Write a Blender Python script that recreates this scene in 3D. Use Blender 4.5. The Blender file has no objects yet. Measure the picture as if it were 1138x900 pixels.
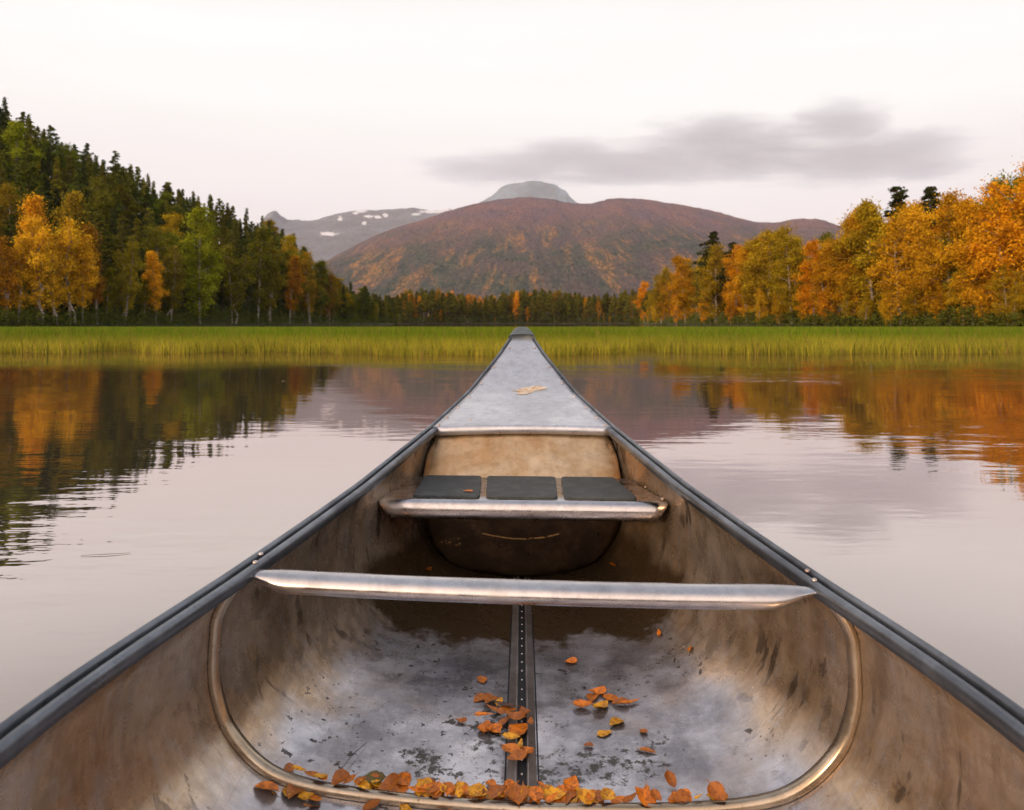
import bpy, math, random
import numpy as np
from mathutils import Vector, Matrix

# ------------------------------------------------------------------ camera, world, sun, exposure
sc = bpy.context.scene
CAMZ = 0.65                 # eye height over the water
F = 800.0                   # focal length in photo pixels (photo 1138 wide)
cd = bpy.data.cameras.new("camera")
cam = bpy.data.objects.new("camera", cd)
sc.collection.objects.link(cam)
sc.camera = cam
cam.location = (0, 0, CAMZ)
cam.rotation_euler = (math.radians(90), 0, 0)
cd.sensor_width = 36.0
cd.lens = F / 1138 * 36.0
cd.shift_x = -11 / 1138
cd.shift_y = -92 / 1138
cd.clip_start = 0.02
cd.clip_end = 60000
cd.dof.use_dof = True
cd.dof.focus_distance = 1.5
cd.dof.aperture_fstop = 9.0

SUN_EL, SUN_AZ = math.radians(12), math.radians(218)    # low and behind to the left; azimuth clockwise from +Y
sd = Vector((math.sin(SUN_AZ) * math.cos(SUN_EL), math.cos(SUN_AZ) * math.cos(SUN_EL), math.sin(SUN_EL)))
w = bpy.data.worlds.new("World")
sc.world = w
w.use_nodes = True
nt = w.node_tree
nt.nodes.clear()
wo = nt.nodes.new("ShaderNodeOutputWorld")
bg = nt.nodes.new("ShaderNodeBackground")
bg.inputs[1].default_value = 0.10
sky = nt.nodes.new("ShaderNodeTexSky")
sky.sky_type = 'NISHITA'
sky.sun_disc = False
sky.sun_elevation = SUN_EL
sky.sun_rotation = SUN_AZ
sky.dust_density = 2.0
tc = nt.nodes.new("ShaderNodeTexCoord")
sp = nt.nodes.new("ShaderNodeSeparateXYZ")
nt.links.new(tc.outputs["Generated"], sp.inputs[0])
ramp = nt.nodes.new("ShaderNodeValToRGB")       # thin high overcast, pinker towards the horizon
cr = ramp.color_ramp
cr.elements[0].position = 0.0
cr.elements[0].color = (0.99, 0.865, 0.83, 1)
cr.elements[1].position = 1.0
cr.elements[1].color = (0.46, 0.50, 0.58, 1)
e = cr.elements.new(0.12); e.color = (1.01, 0.915, 0.865, 1)
e = cr.elements.new(0.28); e.color = (0.99, 0.97, 0.925, 1)
e = cr.elements.new(0.48); e.color = (0.92, 0.90, 0.88, 1)
e = cr.elements.new(0.72); e.color = (0.58, 0.60, 0.66, 1)
nt.links.new(sp.outputs[2], ramp.inputs[0])
vm = nt.nodes.new("ShaderNodeVectorMath"); vm.operation = 'SCALE'; vm.inputs[3].default_value = 10.1
# afterglow: the veil is brighter and warmer round the low sun behind the camera
dt = nt.nodes.new("ShaderNodeVectorMath"); dt.operation = 'DOT_PRODUCT'; dt.inputs[1].default_value = sd
nt.links.new(tc.outputs["Generated"], dt.inputs[0])
gp = nt.nodes.new("ShaderNodeMapRange"); gp.interpolation_type = 'SMOOTHSTEP'
gp.inputs[1].default_value = 0.15; gp.inputs[2].default_value = 1.0; gp.inputs[3].default_value = 0.0; gp.inputs[4].default_value = 1.5
nt.links.new(dt.outputs["Value"], gp.inputs[0])
gc = nt.nodes.new("ShaderNodeVectorMath"); gc.operation = 'SCALE'; gc.inputs[0].default_value = (1.0, 0.66, 0.42)
nt.links.new(gp.outputs[0], gc.inputs[3])
ga = nt.nodes.new("ShaderNodeVectorMath"); ga.operation = 'ADD'
nt.links.new(ramp.outputs[0], ga.inputs[0]); nt.links.new(gc.outputs[0], ga.inputs[1])
# faint layering in the veil
mpn = nt.nodes.new("ShaderNodeMapping"); mpn.inputs["Scale"].default_value = (1.2, 1.2, 9.0)
nt.links.new(tc.outputs["Generated"], mpn.inputs[0])
vn = nt.nodes.new("ShaderNodeTexNoise"); vn.inputs["Scale"].default_value = 1.6; vn.inputs["Detail"].default_value = 6
nt.links.new(mpn.outputs[0], vn.inputs["Vector"])
vr = nt.nodes.new("ShaderNodeMapRange"); vr.inputs[1].default_value = .3; vr.inputs[2].default_value = .7; vr.inputs[3].default_value = .955; vr.inputs[4].default_value = 1.03
nt.links.new(vn.outputs["Fac"], vr.inputs[0])
gs = nt.nodes.new("ShaderNodeVectorMath"); gs.operation = 'SCALE'
nt.links.new(ga.outputs[0], gs.inputs[0]); nt.links.new(vr.outputs[0], gs.inputs[3])
nt.links.new(gs.outputs[0], vm.inputs[0])
mx = nt.nodes.new("ShaderNodeMix"); mx.data_type = 'RGBA'; mx.inputs[0].default_value = 0.94
nt.links.new(sky.outputs[0], mx.inputs[6])
nt.links.new(vm.outputs[0], mx.inputs[7])
nt.links.new(mx.outputs[2], bg.inputs[0])
nt.links.new(bg.outputs[0], wo.inputs[0])

ld = bpy.data.lights.new("sun", 'SUN')
ld.energy = 2.6
ld.angle = math.radians(10)
ld.color = (1.0, 0.70, 0.42)
sun = bpy.data.objects.new("sun", ld)
sc.collection.objects.link(sun)
sun.rotation_euler = sd.to_track_quat('Z', 'Y').to_euler()

vs = sc.view_settings
sc.display_settings.display_device = 'sRGB'
vs.view_transform = 'Standard'
vs.look = 'None'
vs.gamma = 1
vs.use_curve_mapping = False
vs.exposure = 0.35
sc.cycles.max_bounces = 8
sc.cycles.diffuse_bounces = 3
sc.cycles.glossy_bounces = 4
sc.cycles.transmission_bounces = 2
sc.cycles.transparent_max_bounces = 8
sc.cycles.volume_bounces = 0
sc.cycles.caustics_reflective = False
sc.cycles.caustics_refractive = False

# ------------------------------------------------------------------ helpers
R = random.Random(7)
rng = np.random.default_rng(7)
C = sc.collection

def nodes(name):
    m = bpy.data.materials.new(name)
    m.use_nodes = True
    n = m.node_tree
    b = n.nodes["Principled BSDF"]
    return m, n, b

def N(n, kind, **kw):
    o = n.nodes.new(kind)
    for k, v in kw.items():
        if k.startswith("i_"):
            o.inputs[k[2:].replace("_", " ")].default_value = v
        else:
            setattr(o, k, v)
    return o

def L(n, a, b):
    n.links.new(a, b)

def noise(n, vec, scale, detail=4, rough=0.55, sx=1, sy=1, sz=1, off=(0, 0, 0), dist=0.0):
    mp = N(n, "ShaderNodeMapping")
    mp.inputs["Scale"].default_value = (sx, sy, sz)
    mp.inputs["Location"].default_value = off
    L(n, vec, mp.inputs[0])
    t = N(n, "ShaderNodeTexNoise")
    t.inputs["Scale"].default_value = scale
    t.inputs["Detail"].default_value = detail
    t.inputs["Roughness"].default_value = rough
    t.inputs["Distortion"].default_value = dist
    L(n, mp.outputs[0], t.inputs["Vector"])
    return t.outputs["Fac"]

def mrange(n, v, a, b, c=0.0, d=1.0, smooth=True):
    t = N(n, "ShaderNodeMapRange")
    t.interpolation_type = 'SMOOTHSTEP' if smooth else 'LINEAR'
    L(n, v, t.inputs[0])
    for i, x in enumerate((a, b, c, d)):
        t.inputs[i + 1].default_value = x
    return t.outputs[0]

def mixc(n, fac, a, b, blend='MIX'):
    t = N(n, "ShaderNodeMix", data_type='RGBA', blend_type=blend)
    for i, x in ((0, fac), (6, a), (7, b)):
        if isinstance(x, (int, float)):
            t.inputs[i].default_value = x
        elif isinstance(x, tuple):
            t.inputs[i].default_value = (*x, 1) if len(x) == 3 else x
        else:
            L(n, x, t.inputs[i])
    return t.outputs[2]

def math2(n, op, a, b=None):
    t = N(n, "ShaderNodeMath", operation=op)
    for i, x in enumerate((a, b)):
        if x is None:
            continue
        if isinstance(x, (int, float)):
            t.inputs[i].default_value = x
        else:
            L(n, x, t.inputs[i])
    return t.outputs[0]

def position(n):
    return N(n, "ShaderNodeNewGeometry").outputs["Position"]

def objcoord(n):
    return N(n, "ShaderNodeTexCoord").outputs["Object"]

def bump(n, b, h, dist, strength=1.0):
    t = N(n, "ShaderNodeBump")
    t.inputs["Distance"].default_value = dist
    t.inputs["Strength"].default_value = strength
    L(n, h, t.inputs["Height"])
    L(n, t.outputs[0], b.inputs["Normal"])
    return t

def link(name, me, parent=None, mat=None):
    o = bpy.data.objects.new(name, me)
    C.objects.link(o)
    if parent is not None:
        o.parent = parent
    if mat is not None and me is not None:
        me.materials.append(mat)
    return o

def tag(o, label=None, cat=None, group=None, kind=None):
    if label: o["label"] = label
    if cat: o["category"] = cat
    if group: o["group"] = group
    if kind: o["kind"] = kind
    return o

def mesh(name, verts, faces, smooth=False):
    me = bpy.data.meshes.new(name)
    verts = np.asarray(verts, dtype=np.float32).reshape(-1, 3)
    if isinstance(faces, np.ndarray):
        k = faces.shape[1]
        me.vertices.add(len(verts)); me.vertices.foreach_set("co", verts.ravel())
        me.loops.add(faces.size); me.loops.foreach_set("vertex_index", faces.astype(np.int32).ravel())
        me.polygons.add(len(faces))
        me.polygons.foreach_set("loop_start", (np.arange(len(faces)) * k).astype(np.int32))
        me.polygons.foreach_set("loop_total", np.full(len(faces), k, dtype=np.int32))
        me.update(calc_edges=True)
        me.validate()
    else:
        me.from_pydata(verts.tolist(), [], faces)
        me.update()
    if smooth:
        me.polygons.foreach_set("use_smooth", [True] * len(me.polygons))
    return me

def grid_faces(nu, nv, wrap_v=False):
    i, j = np.meshgrid(np.arange(nu - 1), np.arange(nv if wrap_v else nv - 1), indexing='ij')
    j2 = (j + 1) % nv
    return np.stack([i * nv + j, (i + 1) * nv + j, (i + 1) * nv + j2, i * nv + j2], -1).reshape(-1, 4)

def face_attr(me, name, vals):
    a = me.attributes.new(name, 'FLOAT', 'FACE')
    a.data.foreach_set("value", np.asarray(vals, dtype=np.float32))

def vert_attr(me, name, vals):
    a = me.attributes.new(name, 'FLOAT', 'POINT')
    a.data.foreach_set("value", np.asarray(vals, dtype=np.float32))

def vnoise(x, y, seed=0):
    xi = np.floor(x).astype(np.int64); yi = np.floor(y).astype(np.int64)
    fx = x - xi; fy = y - yi
    fx = fx * fx * (3 - 2 * fx); fy = fy * fy * (3 - 2 * fy)
    def h(a, b):
        v = (a * 374761393 + b * 668265263 + seed * 144665) & 0xffffffff
        v = ((v ^ (v >> 13)) * 1274126177) & 0xffffffff
        return ((v ^ (v >> 16)) & 0xffff) / 65535.0
    return (h(xi, yi) * (1 - fx) + h(xi + 1, yi) * fx) * (1 - fy) + (h(xi, yi + 1) * (1 - fx) + h(xi + 1, yi + 1) * fx) * fy

def fbm(x, y, seed=0, octs=5):
    s = 0; a = 0.5
    for k in range(octs):
        s = s + a * vnoise(x * 2 ** k, y * 2 ** k, seed + k * 17)
        a *= 0.5
    return s

def smooth01(t):
    t = np.clip(t, 0, 1)
    return t * t * (3 - 2 * t)

def hermite(xs, ys):
    """smooth interpolation through the points (monotone where they are)"""
    xs = np.asarray(xs, float); ys = np.asarray(ys, float)
    d = np.diff(ys) / np.diff(xs)
    m = np.empty(len(xs))
    m[0], m[-1] = d[0], d[-1]
    for i in range(1, len(xs) - 1):
        m[i] = 0 if d[i - 1] * d[i] <= 0 else 2 * d[i - 1] * d[i] / (d[i - 1] + d[i])
    def f(x):
        x = np.clip(np.asarray(x, float), xs[0], xs[-1])
        i = np.clip(np.searchsorted(xs, x) - 1, 0, len(xs) - 2)
        h = xs[i + 1] - xs[i]
        t = (x - xs[i]) / h
        return ((2 * t**3 - 3 * t**2 + 1) * ys[i] + (t**3 - 2 * t**2 + t) * h * m[i] +
                (-2 * t**3 + 3 * t**2) * ys[i + 1] + (t**3 - t**2) * h * m[i + 1])
    return f

# ------------------------------------------------------------------ the lake shore (polar round the canoe, azimuth in degrees clockwise from +Y)
shore_pts = [(-180, 150), (-130, 140), (-90, 115), (-60, 100), (-36, 105), (-20, 148), (-10.8, 205), (-9.2, 296), (0, 305), (8.8, 296), (10.2, 193),
             (18.6, 106), (27.7, 86), (35, 74), (60, 70), (90, 76), (135, 100), (180, 150)]
shoreR = hermite(*zip(*shore_pts))
# hill to the left: skyline of the tree tops as pixel rows above the horizon, turned into terrain height at the ridge
hill_px = hermite([-80, -50, -36, -33.8, -31.4, -29.0, -26.9, -24.5, -22, -19.2, -17.4, -16, -14.7, -12.7, -11.5, -10.6, -9.6],
                  [150, 215, 226, 204, 184, 166, 146, 132, 116, 98, 80, 64, 50, 34, 26, 22, 0])
def ridgeR(th):
    return shoreR(th) + hermite([-80, -36, -10], [100, 105, 35])(th)
def hillH(th):
    rr = ridgeR(th)
    h = hill_px(th) / F * rr * np.cos(np.radians(th)) + CAMZ - hermite([-80, -36, -14, -9.6], [11.5, 11.5, 9, 8])(th)
    return np.where((th > -80) & (th < -9.6), np.maximum(h, 0), 0) * smooth01((th + 80) / 15)
def ground_h(x, y):
    th = np.degrees(np.arctan2(x, y)); r = np.hypot(x, y)
    Rs = shoreR(th)
    base = -1.5 + 1.75 * smooth01((r - Rs + 4) / 6)
    land = smooth01((r - Rs) / 6)
    t = (r - Rs) / np.maximum(ridgeR(th) - Rs, 1)
    hill = hillH(th) * np.where(t < 1, np.sin(np.clip(t, 0, 1) * math.pi / 2) ** 1.25, np.maximum(0.45, 1 - (t - 1) * 0.3))
    return base + land * (hill + 0.5 * fbm(x / 9, y / 9, 3)) + land * 2.0 * smooth01((r - 600) / 2000)

# ------------------------------------------------------------------ ground
th = np.radians(np.concatenate([np.arange(-180, -45, 3.0), np.arange(-45, 45, 0.4), np.arange(45, 180.01, 3.0)]))
rr = np.concatenate([[0.0], np.geomspace(20, 55, 6), np.linspace(60, 360, 110), np.geomspace(375, 11600, 40)])
Rg, Tg = np.meshgrid(rr, th, indexing='ij')
X, Y = Rg * np.sin(Tg), Rg * np.cos(Tg)
Z = ground_h(X, Y)
gm = mesh("ground", np.stack([X, Y, Z], -1), grid_faces(len(rr), len(th)), True)
m, n, b = nodes("forest_soil")
p = position(n)
c1 = mixc(n, mrange(n, noise(n, p, 0.5, 5), .35, .65), (0.035, 0.045, 0.012), (0.075, 0.055, 0.02))
c2 = mixc(n, mrange(n, noise(n, p, 4, 4), .4, .7), c1, (0.05, 0.075, 0.016))
L(n, c2, b.inputs["Base Color"]); b.inputs["Roughness"].default_value = 0.95
bump(n, b, noise(n, p, 6, 4), 0.15)
ground = tag(link("ground", gm, None, m), kind="structure", label="dark mossy forest floor rising from the lake shore", cat="ground")

# ------------------------------------------------------------------ mountains
def mountain(name, pts, Yr, Y0, ux, nsx, nsy, mat, label, depth_pow=1.0, rough=0.06, seed=0, skirt_back=0.5, shape=None):
    """ridge seen at the given skyline; pts = (photo x, photo y) of the skyline, ridge Yr metres off, foot at Y0"""
    xs = [(a - 580) / F for a, _ in pts]; ys = [(358 - bb) / F for _, bb in pts]
    f = hermite(xs, ys)
    u = np.linspace(ux[0], ux[1], nsx)
    t = np.concatenate([np.linspace(0, 1, nsy), 1 + np.linspace(0.02, skirt_back, 12)])
    U, T = np.meshgrid(u, t, indexing='ij')
    Yy = Y0 + (Yr - Y0) * T
    Xx = U * Yr * (0.35 + 0.65 * Yy / Yr)                      # the slopes spread less than the sight lines
    H = f(U) * Yr + CAMZ
    prof = np.where(T <= 1, np.clip(T, 0, 1) ** depth_pow * (1.0), 1 - (T - 1) * 1.2)
    if shape: prof = shape(U, T, prof)
    nz = fbm(Xx / (Yr * .09), Yy / (Yr * .13), seed, 6) - 0.5
    gul = np.abs(fbm(Xx / (Yr * .045) + nz * 1.5, Yy / (Yr * .2), seed + 5, 4) - 0.48)
    Zz = H * prof + (nz * rough + gul * rough * 0.6) * H.max() * np.clip(1 - T, 0, 1) * np.clip(T * 4, 0, 1) * 1.5
    Zz = Zz + (fbm(Xx / (Yr * .006), Yy / (Yr * .006), seed + 9, 4) - .45) * Yr * 0.0030
    Zz[:, 0] = -3
    me = mesh(name, np.stack([Xx, Yy, Zz], -1), grid_faces(len(u), len(t)), True)
    return tag(link(name, me, None, mat), kind="structure", label=label, cat="mountain"), (Xx, Yy, Zz)

m, n, b = nodes("heather_mountain")
p = position(n)
sx = N(n, "ShaderNodeSeparateXYZ"); L(n, p, sx.inputs[0])
z = sx.outputs[2]
big = noise(n, p, 0.0028, 5, .6, sx=1, sy=.3)
zz = math2(n, 'ADD', z, math2(n, 'MULTIPLY', math2(n, 'SUBTRACT', big, .5), 700.0))
heath = mixc(n, mrange(n, noise(n, p, 0.006, 5, .65, sy=.25), .35, .65), (0.260, 0.125, 0.105), (0.165, 0.102, 0.125))
heath = mixc(n, mrange(n, noise(n, p, 0.020, 5, .75, sy=.22, off=(5, 3, 1)), .50, .68, 0, .6), heath, (0.30, 0.13, 0.06))
heath = mixc(n, mrange(n, noise(n, p, 0.011, 5, .75, sy=.25, off=(15, 3, 1)), .50, .66, 0, .5), heath, (0.085, 0.070, 0.075))
wood = mixc(n, mrange(n, noise(n, p, 0.06, 3, .75, sy=.25), .4, .6), (0.038, 0.058, 0.040), (0.105, 0.105, 0.062))
wood = mixc(n, mrange(n, noise(n, p, 0.008, 5, .7, sy=.2, off=(7, 7, 7)), .42, .62, 0, .75), wood, (0.13, 0.085, 0.085))
col = mixc(n, mrange(n, zz, 230, 560), wood, heath)
streak = noise(n, p, 0.010, 6, .75, sx=1.3, sy=.10, sz=.5, off=(31, 8, 2), dist=.4)
org = math2(n, 'MULTIPLY', mrange(n, streak, .49, .64), mrange(n, zz, 560, 260))
org = math2(n, 'MULTIPLY', org, mrange(n, noise(n, p, 0.09, 3, .75, sy=.25), .35, .62, .05, 1))
col = mixc(n, org, col, (0.52, 0.24, 0.065))
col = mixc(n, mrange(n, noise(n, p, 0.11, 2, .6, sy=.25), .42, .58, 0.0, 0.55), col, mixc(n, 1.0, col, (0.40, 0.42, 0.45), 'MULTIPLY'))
L(n, col, b.inputs["Base Color"]); b.inputs["Roughness"].default_value = 1.0
b.inputs["Specular IOR Level"].default_value = 0.1
bump(n, b, math2(n, 'ADD', noise(n, p, 0.03, 5, .7, sy=.4), math2(n, 'MULTIPLY', noise(n, p, 0.006, 5, .6, sx=1.4, sy=.35, off=(2, 4, 4)), 3.5)), 42.0)
heather_mat = m
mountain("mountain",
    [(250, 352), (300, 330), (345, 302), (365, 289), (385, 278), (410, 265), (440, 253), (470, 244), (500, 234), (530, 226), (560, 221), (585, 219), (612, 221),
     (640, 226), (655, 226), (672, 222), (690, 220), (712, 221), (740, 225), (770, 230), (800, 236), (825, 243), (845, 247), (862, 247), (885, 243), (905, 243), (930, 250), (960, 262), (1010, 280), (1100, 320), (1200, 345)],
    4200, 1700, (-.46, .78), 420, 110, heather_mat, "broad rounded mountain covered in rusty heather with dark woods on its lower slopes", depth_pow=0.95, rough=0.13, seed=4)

def rock_mat(name, base, dark, snow_amt):
    m, n, b = nodes(name)
    p = position(n)
    col = mixc(n, mrange(n, noise(n, p, 0.0022, 6, .65), .35, .65), base, dark)
    col = mixc(n, mrange(n, noise(n, p, 0.012, 4, .7), .4, .65, 0, .6), col, (0.15, 0.14, 0.10))
    at = N(n, "ShaderNodeAttribute"); at.attribute_name = "snow"
    s = mrange(n, math2(n, 'ADD', at.outputs["Fac"], math2(n, 'MULTIPLY', math2(n, 'SUBTRACT', noise(n, p, 0.012, 6, .75, sz=3), .5), 2.6)), .5, .58)
    col = mixc(n, s, col, (0.86, 0.86, 0.90))
    L(n, col, b.inputs["Base Color"]); b.inputs["Roughness"].default_value = 1
    b.inputs["Specular IOR Level"].default_value = 0.1
    bump(n, b, noise(n, p, 0.008, 6, .7), 90.0)
    return m
def add_snow(o, XYZ, spots):
    Xx, Yy, Zz = XYZ
    px = 580 + F * Xx / Yy; py = 358 - F * (Zz - CAMZ) / Yy
    s = np.zeros(px.shape)
    for cx, cy, a, bb in spots:
        s = np.maximum(s, np.exp(-(((px - cx) / a) ** 2 + ((py - cy) / bb) ** 2) * 0.7))
    vert_attr(o.data, "snow", s.ravel())
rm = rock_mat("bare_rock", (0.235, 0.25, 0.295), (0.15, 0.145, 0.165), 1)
o, g = mountain("mountain",
    [(230, 300), (270, 262), (290, 246), (300, 236), (306, 234), (313, 240), (322, 244), (345, 245), (358, 242), (372, 238), (395, 234), (420, 233), (445, 232), (460, 231), (480, 234), (500, 232), (515, 238), (560, 250), (620, 290)],
    8200, 5200, (-.46, .06), 330, 90, rm, "distant blue grey fell with small snow patches, left of the rusty mountain", depth_pow=0.8, rough=0.1, seed=12)
add_snow(o, g, [(364, 260, 9, 2.2), (378, 243, 3, 2), (402, 235, 7, 1.6), (410, 240, 5, 2), (420, 241, 4, 2.2), (405, 248, 2.5, 2), (462, 238, 5, 1.6), (480, 235, 14, 1.8), (492, 233, 12, 1.6), (395, 237, 3, 2), (428, 239, 3, 2)])
o, g = mountain("mountain",
    [(500, 244), (515, 234), (528, 227), (540, 221), (550, 215), (557, 208), (564, 205), (578, 203), (592, 201), (606, 203), (617, 205), (622, 209), (629, 212), (634, 219), (640, 224), (650, 233), (680, 245)],
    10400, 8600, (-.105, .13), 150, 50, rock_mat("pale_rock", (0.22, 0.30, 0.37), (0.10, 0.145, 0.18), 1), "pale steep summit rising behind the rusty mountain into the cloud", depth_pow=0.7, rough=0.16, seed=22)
add_snow(o, g, [])

# ------------------------------------------------------------------ haze over the whole landscape
def box_mesh(name, x0, x1, y0, y1, z0, z1):
    v = [(x, y, z) for x in (x0, x1) for y in (y0, y1) for z in (z0, z1)]
    f = [(0, 1, 3, 2), (4, 6, 7, 5), (0, 4, 5, 1), (2, 3, 7, 6), (0, 2, 6, 4), (1, 5, 7, 3)]
    return mesh(name, v, f)
m, n, b = nodes("haze")
n.nodes.remove(b)
pv = N(n, "ShaderNodeVolumePrincipled")
pv.inputs["Color"].default_value = (0.80, 0.82, 1.0, 1)
pv.inputs["Density"].default_value = 0.000055
pv.inputs["Anisotropy"].default_value = 0.0
L(n, pv.outputs[0], n.nodes["Material Output"].inputs["Volume"])
HAZE = tag(link("haze", box_mesh("haze", -12500, 12500, -12000, 13200, -8, 2300), None, m), kind="stuff", label="thin bluish haze in front of the far mountains", cat="haze")

# ------------------------------------------------------------------ cloud (a real volume far behind the peak)
CY = 17000.0
def cpos(px, py): return ((px - 580) / F * CY, (358 - py) / F * CY)
x0, z1 = cpos(430, 90); x1, z0 = cpos(1110, 214)
cv = mesh("cloud", *(lambda q: (q[0], q[1]))((
    [(sxx, syy, szz) for sxx in (-1, 1) for syy in (-1, 1) for szz in (-1, 1)],
    [(0, 1, 3, 2), (4, 6, 7, 5), (0, 4, 5, 1), (2, 3, 7, 6), (0, 2, 6, 4), (1, 5, 7, 3)])))
m, n, b = nodes("cloud_vapour")
n.nodes.remove(b)
oc = objcoord(n)
s3 = N(n, "ShaderNodeSeparateXYZ"); L(n, oc, s3.inputs[0])
def blob(cx, cz, rx, rz, ry=0.9):
    px, pz = cpos(cx, cz)
    hx, hz = (px - (x0 + x1) / 2) / ((x1 - x0) / 2), (pz - (z0 + z1) / 2) / ((z1 - z0) / 2)
    ax, az = rx / F * CY / ((x1 - x0) / 2), rz / F * CY / ((z1 - z0) / 2)
    a = math2(n, 'DIVIDE', math2(n, 'SUBTRACT', s3.outputs[0], hx), ax)
    c = math2(n, 'DIVIDE', math2(n, 'SUBTRACT', s3.outputs[2], hz), az)
    d = math2(n, 'DIVIDE', s3.outputs[1], ry)
    q = math2(n, 'ADD', math2(n, 'ADD', math2(n, 'MULTIPLY', a, a), math2(n, 'MULTIPLY', c, c)), math2(n, 'MULTIPLY', d, d))
    return math2(n, 'SUBTRACT', 1.0, math2(n, 'SQRT', q))
e = None
for args in [(590, 188, 140, 26), (520, 188, 80, 19), (720, 180, 190, 30), (830, 172, 150, 40), (940, 178, 130, 34), (930, 135, 70, 28), (1030, 184, 70, 18), (800, 148, 110, 24), (700, 192, 190, 17), (1010, 165, 80, 26), (640, 172, 110, 20)]:
    q = blob(*args)
    e = q if e is None else math2(n, 'MAXIMUM', e, q)
nz = noise(n, oc, 3.0, 8, .66, sx=1.9, sy=.6, sz=2.3, dist=.5)
shape_ = math2(n, 'ADD', e, math2(n, 'MULTIPLY', math2(n, 'SUBTRACT', nz, .52), 2.1))
dens = mrange(n, shape_, 0.0, 0.65, 0, 1)
dens = math2(n, 'MULTIPLY', dens, mrange(n, s3.outputs[2], -0.93, -0.78))
dens = math2(n, 'MULTIPLY', dens, 0.0011)
pv = N(n, "ShaderNodeVolumePrincipled")
pv.inputs["Color"].default_value = (0.62, 0.70, 0.83, 1)
L(n, dens, pv.inputs["Density"])
L(n, pv.outputs[0], n.nodes["Material Output"].inputs["Volume"])
cl = tag(link("cloud", cv, None, m), kind="stuff", label="long soft grey cloud lying over the mountain tops", cat="cloud")
cl.location = ((x0 + x1) / 2, CY, (z0 + z1) / 2)
cl.scale = ((x1 - x0) / 2, 1500, (z1 - z0) / 2)

# ------------------------------------------------------------------ hull form (all depths measured down from the camera height)
YC = 0.32
st_Y = [0.32, 0.66, 1.08, 1.55, 1.73, 2.14, 2.30, 2.48, 2.62, 2.75, 2.86, 2.93]
st_W = [0.480, 0.478, 0.4255, 0.356, 0.329, 0.254, 0.222, 0.178, 0.134, 0.083, 0.040, 0.016]
st_D = [0.385, 0.385, 0.380, 0.363, 0.350, 0.307, 0.283, 0.247, 0.196, 0.134, 0.072, 0.040]
fW = hermite(st_Y, st_W); fD = hermite(st_Y, st_D)
fK = hermite([0.32, 1.6, 2.2, 2.5, 2.7, 2.82, 2.90, 2.94], [0.712, 0.710, 0.70, 0.685, 0.65, 0.56, 0.36, 0.10])
s_s = [0, .21, .42, .63, .80, .92, .98, 1.0]
mid_f = hermite([0, .14, .30, .45, .58, .70, .80, .90, 1.0], [1, 1.08, 1.09, 1.06, .98, .85, .66, .36, 0])
mid_d = hermite([0, .14, .30, .45, .58, .70, .80, .90, 1.0], [0, .20, .42, .62, .78, .90, .955, .985, 1.0])
bow_f = hermite([0, .14, .30, .45, .58, .70, .80, .90, 1.0], [1, .98, .92, .82, .70, .54, .37, .19, 0])
bow_d = hermite([0, .14, .30, .45, .58, .70, .80, .90, 1.0], [0, .17, .36, .55, .71, .84, .92, .97, 1.0])
def sym(Yv): return YC + np.abs(np.asarray(Yv, float) - YC)
def section(Yv, s):
    ys = sym(Yv)
    bb = smooth01((np.abs(ys - YC) - 1.25) / 1.2)
    Wd, Dg, K = fW(ys), fD(ys), fK(ys)
    K = np.maximum(K, Dg + 0.01)
    f = mid_f(s) * (1 - bb) + bow_f(s) * bb
    d = mid_d(s) * (1 - bb) + bow_d(s) * bb
    return Wd * f, CAMZ - (Dg + (K - Dg) * d)          # x, z
def floor_z(x, Yv):
    s = np.linspace(0, 1, 120)
    X_, Z_ = section(Yv, s)
    return float(np.interp(abs(x), X_[::-1], Z_[::-1]))
def on_floor(px, py):
    """point of the inner hull seen at a photo pixel"""
    d = 0.70
    best = None
    for Yt in np.linspace(0.55, 2.1, 600):
        x = (px - 580) / F * Yt; z = CAMZ - (py - 358) / F * Yt
        if z <= floor_z(x, Yt): best = (x, Yt, floor_z(x, Yt)); break
    return best

# ------------------------------------------------------------------ water, with the canoe's waterline cut out
outl = []
ys = np.linspace(YC - 2.45, YC + 2.45, 90)
for y in ys:
    s = np.linspace(0, 1, 200)
    xx, zz_ = section(y, s)
    if zz_[-1] >= 0: continue
    outl.append((float(np.interp(0, -zz_, xx)) + 0.0015, y))
ring = [(x, y) for x, y in outl] + [(-x, y) for x, y in reversed(outl)]
ring = np.array(ring)
ang = np.arctan2(ring[:, 0], ring[:, 1] - YC)
far = np.stack([np.sin(ang), np.cos(ang)], -1)
rings = []
for g in np.concatenate([[0], np.geomspace(0.3, 420, 26)]):
    a = g / (g + 2.0)
    rings.append(ring + (far * (g + 2.4) + np.array([0, YC]) - ring) * a if g > 0 else ring)
V = np.stack([np.concatenate([r_, np.zeros((len(ring), 1))], 1) for r_ in rings])
f = grid_faces(len(rings), len(ring), True)
me = mesh("water", V, f[:, ::-1].copy(), True)
m, n, b = nodes("lake_water")
n.nodes.remove(b)
p = position(n)
calm = mrange(n, noise(n, p, 0.22, 3, .5, sx=.5, sy=1, off=(3, 11, 0)), .46, .60, .22, 1.25)
r1 = noise(n, p, 1.5, 3, .55, sx=.7, sy=1.6)
r2 = noise(n, p, 6.0, 3, .5, sx=.55, sy=1.8, off=(9, 2, 0))
r3 = noise(n, p, 0.30, 2, .5, sx=.6, sy=1.3, off=(1, 7, 0))
h = math2(n, 'ADD', math2(n, 'MULTIPLY', r1, 0.0082), math2(n, 'MULTIPLY', r2, 0.0028))
h = math2(n, 'MULTIPLY', h, calm)
h = math2(n, 'ADD', h, math2(n, 'MULTIPLY', r3, 0.003))
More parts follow.
